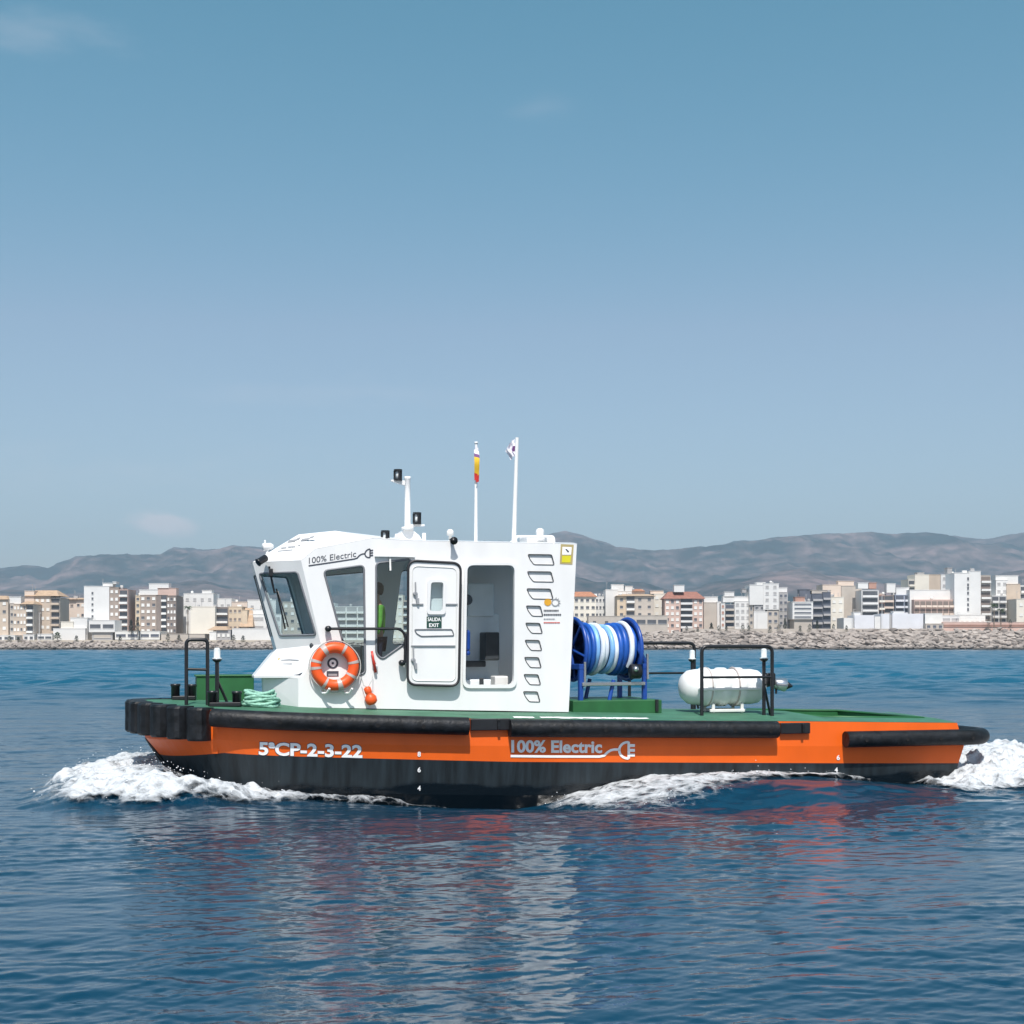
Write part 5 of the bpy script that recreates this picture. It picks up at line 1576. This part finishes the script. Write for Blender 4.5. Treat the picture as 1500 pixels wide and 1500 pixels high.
# mountains
prof = [(-2200, 860), (-1200, 838), (-600, 820), (-300, 836), (-50, 842), (0, 833), (40, 828), (70, 832), (110, 815), (150, 812), (235, 812), (255, 804), (300, 806), (340, 800), (380, 804), (420, 811), (520, 806), (640, 798), (740, 790), (830, 782), (862, 789), (905, 801), (960, 807), (1000, 803), (1060, 797), (1130, 788), (1200, 782), (1260, 780), (1300, 781), (1350, 780), (1400, 783), (1440, 788), (1500, 780), (1570, 786), (1800, 800), (2200, 790), (2900, 835), (3700, 850)]
prof2 = [(-2200, 900), (-100, 850), (0, 862), (120, 874), (230, 862), (300, 846), (380, 866), (500, 880), (700, 850), (840, 838), (900, 848), (1000, 868), (1080, 846), (1180, 832), (1300, 852), (1420, 860), (1500, 836), (1600, 830), (3700, 900)]
NRY = 300
cx = np.concatenate([np.linspace(-2000, -300, 90)[:-1], np.linspace(-300, 1800, 1000), np.linspace(1800, 3500, 90)[1:]]); NCX = len(cx); dd = np.linspace(2300, 9800, NRY)
PX, DD = np.meshgrid(cx, dd)
X = (PX - 750) / F * DD; Y = DD - 20
Hm = (945 - np.interp(PX, *zip(*prof))) / F * 8300
Hf = (945 - np.interp(PX, *zip(*prof2))) / F * 4700
k1 = smooth(4300, 8300, DD) ** 1.15 * (1 - 0.6 * smooth(8400, 9800, DD))
k2 = np.exp(-((DD - 4700) / 1000.0) ** 2)
rid = 1 - np.abs(2 * fbm(X / 900, Y / 1300, 5, 3) - 1) * 2.2
n2 = fbm(X / 330, Y / 420, 5, 8) - 0.5
rid2 = 1 - np.abs(2 * fbm(X / 260 + 4, Y / 700, 4, 41) - 1) * 2.2
k1n = k1 * (1 - 0.85 * np.exp(-((DD - 8300) / 500.0) ** 2))
Z = 4 + Hm * k1 + Hf * k2 * 0.9 + (rid - 0.5) * 210 * k1n + n2 * (95 * k1n + 45 * k2 + 5) + n2 * 18 * k1 + (rid2 - 0.5) * (55 * k1n + 20 * k2)
lim = 2.2 + (945 - np.interp(PX, *zip(*prof)) + 5 * (fbm(PX / 14.0, PX * 0 + 3.3, 4, 90) - 0.5)) / F * DD
Z = np.where(DD < 8400, lim - np.logaddexp(0, (lim - Z) / 9.0) * 9.0, Z)
Z = np.maximum(Z, 3)
hm_m = bpy.data.materials.new('mountain_scrub'); hm_m.use_nodes = True
nt = hm_m.node_tree; pb = nt.nodes['Principled BSDF']; pb.inputs['Roughness'].default_value = 1.0; pb.inputs['Specular IOR Level'].default_value = 0.1
tcn = nt.nodes.new('ShaderNodeTexCoord')
def nz_(scale, det, st=(1, 1, 1)):
    mp = nt.nodes.new('ShaderNodeMapping'); mp.inputs['Scale'].default_value = st
    nt.links.new(tcn.outputs['Object'], mp.inputs[0])
    q = nt.nodes.new('ShaderNodeTexNoise'); q.inputs['Scale'].default_value = scale; q.inputs['Detail'].default_value = det
    nt.links.new(mp.outputs[0], q.inputs['Vector']); return q.outputs[0]
ra_ = nt.nodes.new('ShaderNodeValToRGB')
ra_.color_ramp.elements[0].position = 0.44; ra_.color_ramp.elements[1].position = 0.60
ra_.color_ramp.elements[0].color = (0.010, 0.030, 0.036, 1); ra_.color_ramp.elements[1].color = (0.235, 0.165, 0.160, 1)
mxn = nt.nodes.new('ShaderNodeMixRGB'); mxn.inputs[0].default_value = 0.45
nt.links.new(nz_(0.0012, 6, (1, 0.6, 2.5)), mxn.inputs[1]); nt.links.new(nz_(0.008, 8, (1, 0.5, 3)), mxn.inputs[2])
nt.links.new(mxn.outputs[0], ra_.inputs[0]); 
fine = nt.nodes.new('ShaderNodeMixRGB'); fine.blend_type = 'MULTIPLY'; fine.inputs[0].default_value = 0.8
rf2 = nt.nodes.new('ShaderNodeValToRGB'); rf2.color_ramp.elements[0].position = 0.40; rf2.color_ramp.elements[1].position = 0.6; rf2.color_ramp.elements[0].color = (0.45, 0.5, 0.5, 1)
nt.links.new(nz_(0.016, 6, (1, 0.5, 1.6)), rf2.inputs[0])
nt.links.new(ra_.outputs[0], fine.inputs[1]); nt.links.new(rf2.outputs[0], fine.inputs[2]); nt.links.new(fine.outputs[0], pb.inputs['Base Color'])
mo = grid_mesh('mountains', np.stack([X, Y, Z], -1).reshape(-1, 3), NRY, NCX, hm_m)
tag(mo, kind='structure')

# ------------------------------------------------------------------ water
PXU = lambda px: L(px, 1165, 0.3).x
wl_px = [(-60, None), (20, None), (110, 1150), (180, 1138), (240, 1134), (300, 1150), (360, 1164), (450, 1172), (600, 1182), (740, 1190), (790, 1182), (870, 1158), (950, 1142), (1060, 1136), (1170, 1137), (1240, 1143), (1320, 1149), (1400, 1147), (1480, 1140), (1560, 1140), (1700, None), (1900, None)]
wu = np.array([PXU(a) for a, _ in wl_px])
ww = np.array([0.0 if y is None else L(x, y, 0.3 if x > 330 else 1.3).z for x, y in wl_px])
def bfield(x, y):
    return x * cT + y * sT, -x * sT + y * cT
def wake_h(x, y):
    u, v = bfield(x, y)
    d = np.maximum(np.maximum(0.3 - v, v - 4.1), 0)
    w = np.interp(u - 0.55 * d, wu, ww, left=0, right=0)
    lam = np.interp(u, [-6, -3, 1, 3, 8], [0.85, 1.0, 1.5, 1.25, 1.7])
    h = w * np.exp(-(d / lam) ** np.interp(u, [0.5, 2.0], [2.0, 3.8]))
    h -= 0.13 * smooth(1.0, 2.6, u) * (1 - smooth(7, 10, u)) * np.exp(-((d - 2.0) / 0.8) ** 2)
    # swell of the stern wave, carried further out and aft
    ub, db_ = u - 0.9 * d, d
    h += 0.10 * np.exp(-((ub - 3.6) / 1.6) ** 2) * np.exp(-(db_ / 4.0) ** 2) * smooth(0.2, 2.0, d)
    h -= 0.09 * np.exp(-((ub - 0.6) / 1.3) ** 2) * np.exp(-(db_ / 4.0) ** 2) * smooth(0.2, 2.0, d)
    # churned stern wash
    wash = smooth(7.0, 8.2, u) * np.exp(-((v - 2.1) / 1.9) ** 2) * (1 - smooth(10, 22, u))
    h += wash * 0.26
    return h
rw = np.random.default_rng(5)
NW = 104
lamw = np.exp(rw.uniform(np.log(0.085), np.log(3.0), NW))
thw = np.radians(90 + 12) + rw.normal(0, 0.42, NW)         # mostly towards / away from the camera
kx = 2 * np.pi / lamw * np.cos(thw); ky = 2 * np.pi / lamw * np.sin(thw); phw = rw.uniform(0, 6.283, NW)
slope = 0.0180 * np.where(lamw < 0.14, 1.0, np.where(lamw < 0.42, 1.15, np.where(lamw < 0.85, 0.62, 0.30)))
ampw = slope * lamw / (2 * np.pi)
mka = rw.normal(0, 1, (NW, 2)) / lamw[:, None] * 0.9; mkb = rw.normal(0, 1, (NW, 2)) / lamw[:, None] * 1.1; mph = rw.uniform(0, 6.283, (NW, 2))
def unresolved(spacing):
    var = np.zeros_like(spacing)
    for i in range(NW):
        var += (1 - smooth(1.9, 3.6, lamw[i] / spacing)) * slope[i] ** 2 * 0.5
    return np.sqrt(var)
def waves(x, y, spacing):
    h = np.zeros_like(x)
    pat = 0.22 + 1.6 * fbm(x / 5.0, y / 3.0, 3, 31)
    ub_, vb_ = bfield(x, y)
    pat = pat * (1 + 0.55 * smooth(1.0, 4.0, ub_) * smooth(-9, -4, vb_) * (1 - smooth(9, 14, ub_)))
    pat2 = 0.70 + 0.6 * fbm(x / 14.0, y / 9.0, 2, 77)
    wx = x + 0.25 * fbm(x / 1.7, y / 1.7, 2, 5); wy = y + 0.22 * fbm(x / 1.3, y / 1.3, 2, 6)
    for i in range(NW):
        wgt = smooth(1.9, 3.6, lamw[i] / spacing)
        if np.max(wgt) <= 0: continue
        p_ = kx[i] * wx + ky[i] * wy + phw[i]
        c_ = np.sin(p_)
        grp = np.maximum(0, np.sin(mka[i, 0] * x + mka[i, 1] * y + mph[i, 0]) * np.sin(mkb[i, 0] * x + mkb[i, 1] * y + mph[i, 1]) + 0.30) * 1.25
        h += ampw[i] * wgt * grp * (c_ + 0.45 * np.sin(2 * p_) + 0.22 * np.sin(3 * p_) + 0.08 * np.sin(4 * p_)) * (pat if lamw[i] < 1.6 else pat2)
    return h
NF = 30
lamf = np.exp(rw.uniform(np.log(1.2), np.log(10), NF)); thf = np.radians(95) + rw.normal(0, 0.55, NF)
phf = rw.uniform(0, 6.283, NF); mf = rw.normal(0, 1, (NF, 2)) / lamf[:, None] * 0.8; mfp = rw.uniform(0, 6.283, NF)
def far_waves(x, y, spacing):
    r = np.hypot(x, y + 20); h = np.zeros_like(x); on = smooth(32, 85, r)
    for i in range(NF):
        p_ = 2 * np.pi / lamf[i] * (np.cos(thf[i]) * x + np.sin(thf[i]) * y) + phf[i]
        h += 0.045 * lamf[i] / 6.283 * smooth(1.9, 3.4, lamf[i] / spacing) * np.maximum(0, np.sin(mf[i, 0] * x + mf[i, 1] * y + mfp[i]) + 0.2) * (np.sin(p_) + 0.4 * np.sin(2 * p_))
    return h * on
rr = [4.0]
while rr[-1] < 640: rr.append(rr[-1] + max(0.018, rr[-1] * 0.0031))
rr = np.array(rr)
uu = np.concatenate([np.linspace(-2.2, -0.52, 60)[:-1], np.linspace(-0.52, 0.52, 820), np.linspace(0.52, 2.2, 60)[1:]])
UU, RRr = np.meshgrid(uu, rr)
X = UU * RRr; Y = RRr - 20
SPC = np.maximum(RRr * 0.0031, 0.018) * np.ones_like(X)
Hh = waves(X, Y, np.maximum(SPC, RRr * np.gradient(uu)[None, :] * 0.8)) + far_waves(X, Y, SPC) + wake_h(X, Y)
wm = bpy.data.materials.new('sea_water'); wm.use_nodes = True
nt = wm.node_tree; pb = nt.nodes['Principled BSDF']
pb.inputs['Base Color'].default_value = (0.005, 0.048, 0.088, 1)
pb.inputs['Roughness'].default_value = 0.07
sh_ = nt.nodes.new('ShaderNodeAttribute'); sh_.attribute_name = 'far_sheen'
shm = nt.nodes.new('ShaderNodeMixRGB'); shm.inputs[1].default_value = (0.003, 0.034, 0.068, 1); shm.inputs[2].default_value = (0.007, 0.088, 0.155, 1)  # base colour brightens with camera distance, painting in the far sky reflection
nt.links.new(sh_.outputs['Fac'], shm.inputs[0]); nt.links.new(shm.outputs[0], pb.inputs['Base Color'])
pb.inputs['IOR'].default_value = 1.42
ra2 = nt.nodes.new('ShaderNodeAttribute'); ra2.attribute_name = 'ripple'; nt.links.new(ra2.outputs['Fac'], pb.inputs['Roughness'])
tcn = nt.nodes.new('ShaderNodeTexCoord')
mp = nt.nodes.new('ShaderNodeMapping'); mp.inputs['Scale'].default_value = (0.55, 1.0, 1.0)
nt.links.new(tcn.outputs['Object'], mp.inputs[0])
n1 = nt.nodes.new('ShaderNodeTexNoise'); n1.inputs['Scale'].default_value = 9.0; n1.inputs['Detail'].default_value = 5; n1.inputs['Roughness'].default_value = 0.6
n2_ = nt.nodes.new('ShaderNodeTexNoise'); n2_.inputs['Scale'].default_value = 1.6; n2_.inputs['Detail'].default_value = 4
nt.links.new(mp.outputs[0], n1.inputs['Vector']); nt.links.new(mp.outputs[0], n2_.inputs['Vector'])
b1 = nt.nodes.new('ShaderNodeBump'); b1.inputs['Strength'].default_value = 0.10; b1.inputs['Distance'].default_value = 0.03
b2 = nt.nodes.new('ShaderNodeBump'); b2.inputs['Strength'].default_value = 0.06; b2.inputs['Distance'].default_value = 0.10
nt.links.new(n1.outputs[0], b1.inputs['Height']); nt.links.new(n2_.outputs[0], b2.inputs['Height'])
nt.links.new(b2.outputs[0], b1.inputs['Normal']); nt.links.new(b1.outputs[0], pb.inputs['Normal'])
wo = grid_mesh('water', np.stack([X, Y, Hh], -1).reshape(-1, 3), len(rr), len(uu), wm, attrs={'far_sheen': smooth(16, 110, RRr).ravel(), 'ripple': np.repeat(np.clip(0.02 + 2.2 * unresolved(SPC[:, 0]), 0, 0.5), len(uu))})
tag(wo, kind='structure')

# foam of the bow wave, the stern wave and the wash
gu = np.arange(-8.6, 13.0, 0.028); gv = np.concatenate([np.arange(-3.2, 1.2, 0.025), np.arange(1.2, 6.4, 0.06)])
U_, V_ = np.meshgrid(gu, gv)
FX = U_ * cT - V_ * sT; FY = U_ * sT + V_ * cT
pxu = np.array([PXU(a) for a in range(-100, 2001, 20)]); pxs = np.arange(-100, 2001, 20)
PXm = np.interp(U_, pxu, pxs)
dn = 0.3 - V_; dfar = V_ - 4.1
d_ = np.maximum(dn, dfar)
edge = fbm(U_ * 1.6, V_ * 1.6, 4, 51) - 0.5
edge2 = fbm(U_ * 5, V_ * 5, 3, 52) - 0.5
bd = np.interp(PXm, [30, 60, 120, 200, 300, 380, 450, 540, 640, 720], [0.0, 0.30, 0.75, 1.05, 1.10, 0.85, 0.55, 0.32, 0.18, 0.03])
mb = smooth(1.0, 0.55, (np.maximum(d_, 0) + edge * 0.5 + edge2 * 0.18) / np.maximum(bd, 0.02)) * smooth(35, 120, PXm + edge * 130 + edge2 * 40) * (1 - smooth(560, 720, PXm))
mb *= np.where(PXm < 200, smooth(0.0, 0.3, 1.0 - np.abs(V_ - 2.2) / 3.4), 1)
sd = np.interp(PXm, [765, 800, 900, 980, 1060, 1130, 1240, 1300], [0.1, 0.7, 1.9, 1.8, 1.15, 0.6, 0.14, 0.02])
lag = PXm
ms = smooth(1.0, 0.35, (np.maximum(d_, 0) + edge * 0.55 + edge2 * 0.2) / np.maximum(sd, 0.02)) * smooth(770, 860, PXm + edge * 60) * (1 - smooth(1220, 1330, PXm + edge * 80))
ms2 = 0.62 * smooth(0.10, 0.0, d_ + edge * 0.16) * smooth(1180, 1240, PXm) * (1 - smooth(1300, 1420, PXm)) * smooth(-0.1, 0.25, edge + 0.1)
mwk = smooth(6.7, 7.1, U_ + edge * 0.3) * smooth(3.5, 2.3, np.abs(V_ - 2.1) + edge * 1.2) * (1 - smooth(11, 16, U_))
bw_in = np.clip(mb, 0, 1)
mb = mb * (1 - 0.58 * smooth(150, 260, PXm) * smooth(0.42, -0.35, d_ + edge * 0.35)) * (1 - 0.35 * smooth(330, 520, PXm))
mask = np.clip(np.maximum.reduce([mb, ms * 0.80, ms2, mwk]), 0, 1)
lump = fbm(U_ * 2.2, V_ * 2.6, 6, 61, 0.58) - 0.5
rg = 1 - np.abs(2 * fbm(U_ * 1.5, V_ * 2.4, 5, 64, 0.55) - 1) * 2
lumpA = (0.36 * bw_in + 0.15 * ms + 0.45 * mwk)
ZF = wake_h(FX, FY) + waves(FX, FY, np.full_like(FX, 0.09)) * (1 - 0.35 * mask) + 0.03 * smooth(0.1, 0.4, mask) + 0.010 + mask * (0.015 + lumpA * (lump * 1.0 + (rg - 0.35) * 0.25)) + 0.05 * bw_in * smooth(700, 200, PXm)
ZF += 0.26 * mwk * np.exp(-((U_ - 8.15) / 0.75) ** 2) * np.exp(-((V_ - 0.55) / 0.8) ** 2) * (0.8 + 0.8 * lump)
ZF -= (1 - smooth(0.0, 0.25, mask)) * 0.03
fm = bpy.data.materials.new('sea_foam'); fm.use_nodes = True
nt = fm.node_tree; pb = nt.nodes['Principled BSDF']; out = nt.nodes['Material Output']
pb.inputs['Base Color'].default_value = (0.54, 0.57, 0.60, 1); pb.inputs['Roughness'].default_value = 0.65
at = nt.nodes.new('ShaderNodeAttribute'); at.attribute_name = 'foam'
tcn = nt.nodes.new('ShaderNodeTexCoord')
mp = nt.nodes.new('ShaderNodeMapping'); mp.inputs['Scale'].default_value = (0.7, 1.0, 1.0)
nt.links.new(tcn.outputs['Object'], mp.inputs[0])
nA = nt.nodes.new('ShaderNodeTexNoise'); nA.inputs['Scale'].default_value = 4.5; nA.inputs['Detail'].default_value = 7; nA.inputs['Roughness'].default_value = 0.65; nA.inputs['Distortion'].default_value = 0.6
nB = nt.nodes.new('ShaderNodeTexVoronoi'); nB.inputs['Scale'].default_value = 5.0; nB.feature = 'DISTANCE_TO_EDGE'
nt.links.new(mp.outputs[0], nA.inputs['Vector'])
wv = nt.nodes.new('ShaderNodeMixRGB'); wv.blend_type = 'ADD'; wv.inputs[0].default_value = 0.35
nt.links.new(mp.outputs[0], wv.inputs[1]); nt.links.new(nA.outputs[1], wv.inputs[2]); nt.links.new(wv.outputs[0], nB.inputs['Vector'])
def mth(op, a, b_):
    q = nt.nodes.new('ShaderNodeMath'); q.operation = op
    for i, s_ in enumerate((a, b_)):
        if isinstance(s_, (int, float)): q.inputs[i].default_value = s_
        else: nt.links.new(s_, q.inputs[i])
    return q.outputs[0]
val = mth('ADD', mth('MULTIPLY', at.outputs['Fac'], 1.15), mth('SUBTRACT', mth('MULTIPLY', nA.outputs[0], 1.3), mth('MULTIPLY', nB.outputs[0], 1.5)))
mr = nt.nodes.new('ShaderNodeMapRange'); mr.interpolation_type = 'SMOOTHSTEP'
mr.inputs['From Min'].default_value = 0.72; mr.inputs['From Max'].default_value = 1.75
nt.links.new(val, mr.inputs[0])
edge_ok = nt.nodes.new('ShaderNodeMapRange'); edge_ok.inputs['From Min'].default_value = 0.03; edge_ok.inputs['From Max'].default_value = 0.2
nt.links.new(at.outputs['Fac'], edge_ok.inputs[0])
al = mth('MULTIPLY', mr.outputs[0], edge_ok.outputs[0])
trn = nt.nodes.new('ShaderNodeBsdfTransparent'); mxs = nt.nodes.new('ShaderNodeMixShader')
nt.links.new(al, mxs.inputs[0]); nt.links.new(trn.outputs[0], mxs.inputs[1]); nt.links.new(pb.outputs[0], mxs.inputs[2])
nt.links.new(mxs.outputs[0], out.inputs[0])
bpn = nt.nodes.new('ShaderNodeBump'); bpn.inputs['Strength'].default_value = 0.8; bpn.inputs['Distance'].default_value = 0.05
nC = nt.nodes.new('ShaderNodeTexNoise'); nC.inputs['Scale'].default_value = 14; nC.inputs['Detail'].default_value = 6
nt.links.new(tcn.outputs['Object'], nC.inputs['Vector']); nt.links.new(nC.outputs[0], bpn.inputs['Height']); nt.links.new(bpn.outputs[0], pb.inputs['Normal'])
fo = grid_mesh('wake_foam', np.stack([FX, FY, ZF], -1).reshape(-1, 3), len(gv), len(gu), fm, attrs={'foam': mask.ravel()}, keep=(mask.ravel() > 0.02))
tag(fo, 'white foam of the bow wave, the stern wave and the wash around the workboat', 'foam', kind='stuff')
# flung drops along the crests
cand = np.argwhere((mask > 0.15) & (mask < 0.75) & ((PXm < 420) | ((PXm > 800) & (PXm < 1230)) | (PXm > 1400)) & (V_ < 3.5))
top_ = np.argwhere((bw_in > 0.5) & (PXm < 330) & (PXm > 60))
sel = np.concatenate([cand[rw.integers(0, len(cand), 300)], top_[rw.integers(0, len(top_), 260)]])
bm = bmesh.new(); bmesh.ops.create_icosphere(bm, subdivisions=1, radius=1)
dv_ = np.array([v.co[:] for v in bm.verts]); dff = [tuple(v.index for v in f.verts) for f in bm.faces]; bm.free()
VV = []; FF = []
for k, (i, j) in enumerate(sel):
    r = rw.uniform(0.003, 0.008) if rw.random() < 0.93 else rw.uniform(0.008, 0.013)
    z = ZF[i, j] + abs(rw.normal(0, 0.07)) + 0.01
    VV.append(dv_ * r * np.array([rw.uniform(0.8, 1.6), 1, rw.uniform(0.7, 1.3)]) + np.array([FX[i, j] + rw.normal(0, .05), FY[i, j] + rw.normal(0, .05), z]))
    o_ = k * len(dv_); FF += [(a + o_, b_ + o_, c + o_) for a, b_, c in dff]
b = MB(); b.add(np.concatenate(VV).tolist(), FF, 0, True)
fmd = mat('spray', (0.85, 0.87, 0.90), 0.4, var=0.02)
tag(b.build('spray_drops', fmd, fixn=False), 'spray drops flung up over the bow wave and the stern wave', 'spray', kind='stuff')

# ------------------------------------------------------------------ haze
hz = bpy.data.materials.new('air_haze'); hz.use_nodes = True
nt = hz.node_tree; nt.nodes.remove(nt.nodes['Principled BSDF'])
pv_ = nt.nodes.new('ShaderNodeVolumePrincipled')
pv_.inputs['Color'].default_value = (0.66, 0.84, 1.0, 1)
pv_.inputs['Density'].default_value = 0.000115
pv_.inputs['Anisotropy'].default_value = 0.1
nt.links.new(pv_.outputs[0], nt.nodes['Material Output'].inputs['Volume'])
b = MB(); b.box((0, 4900, 398.5), (16000, 10000, 803))
tag(b.build('haze', hz), kind='stuff')
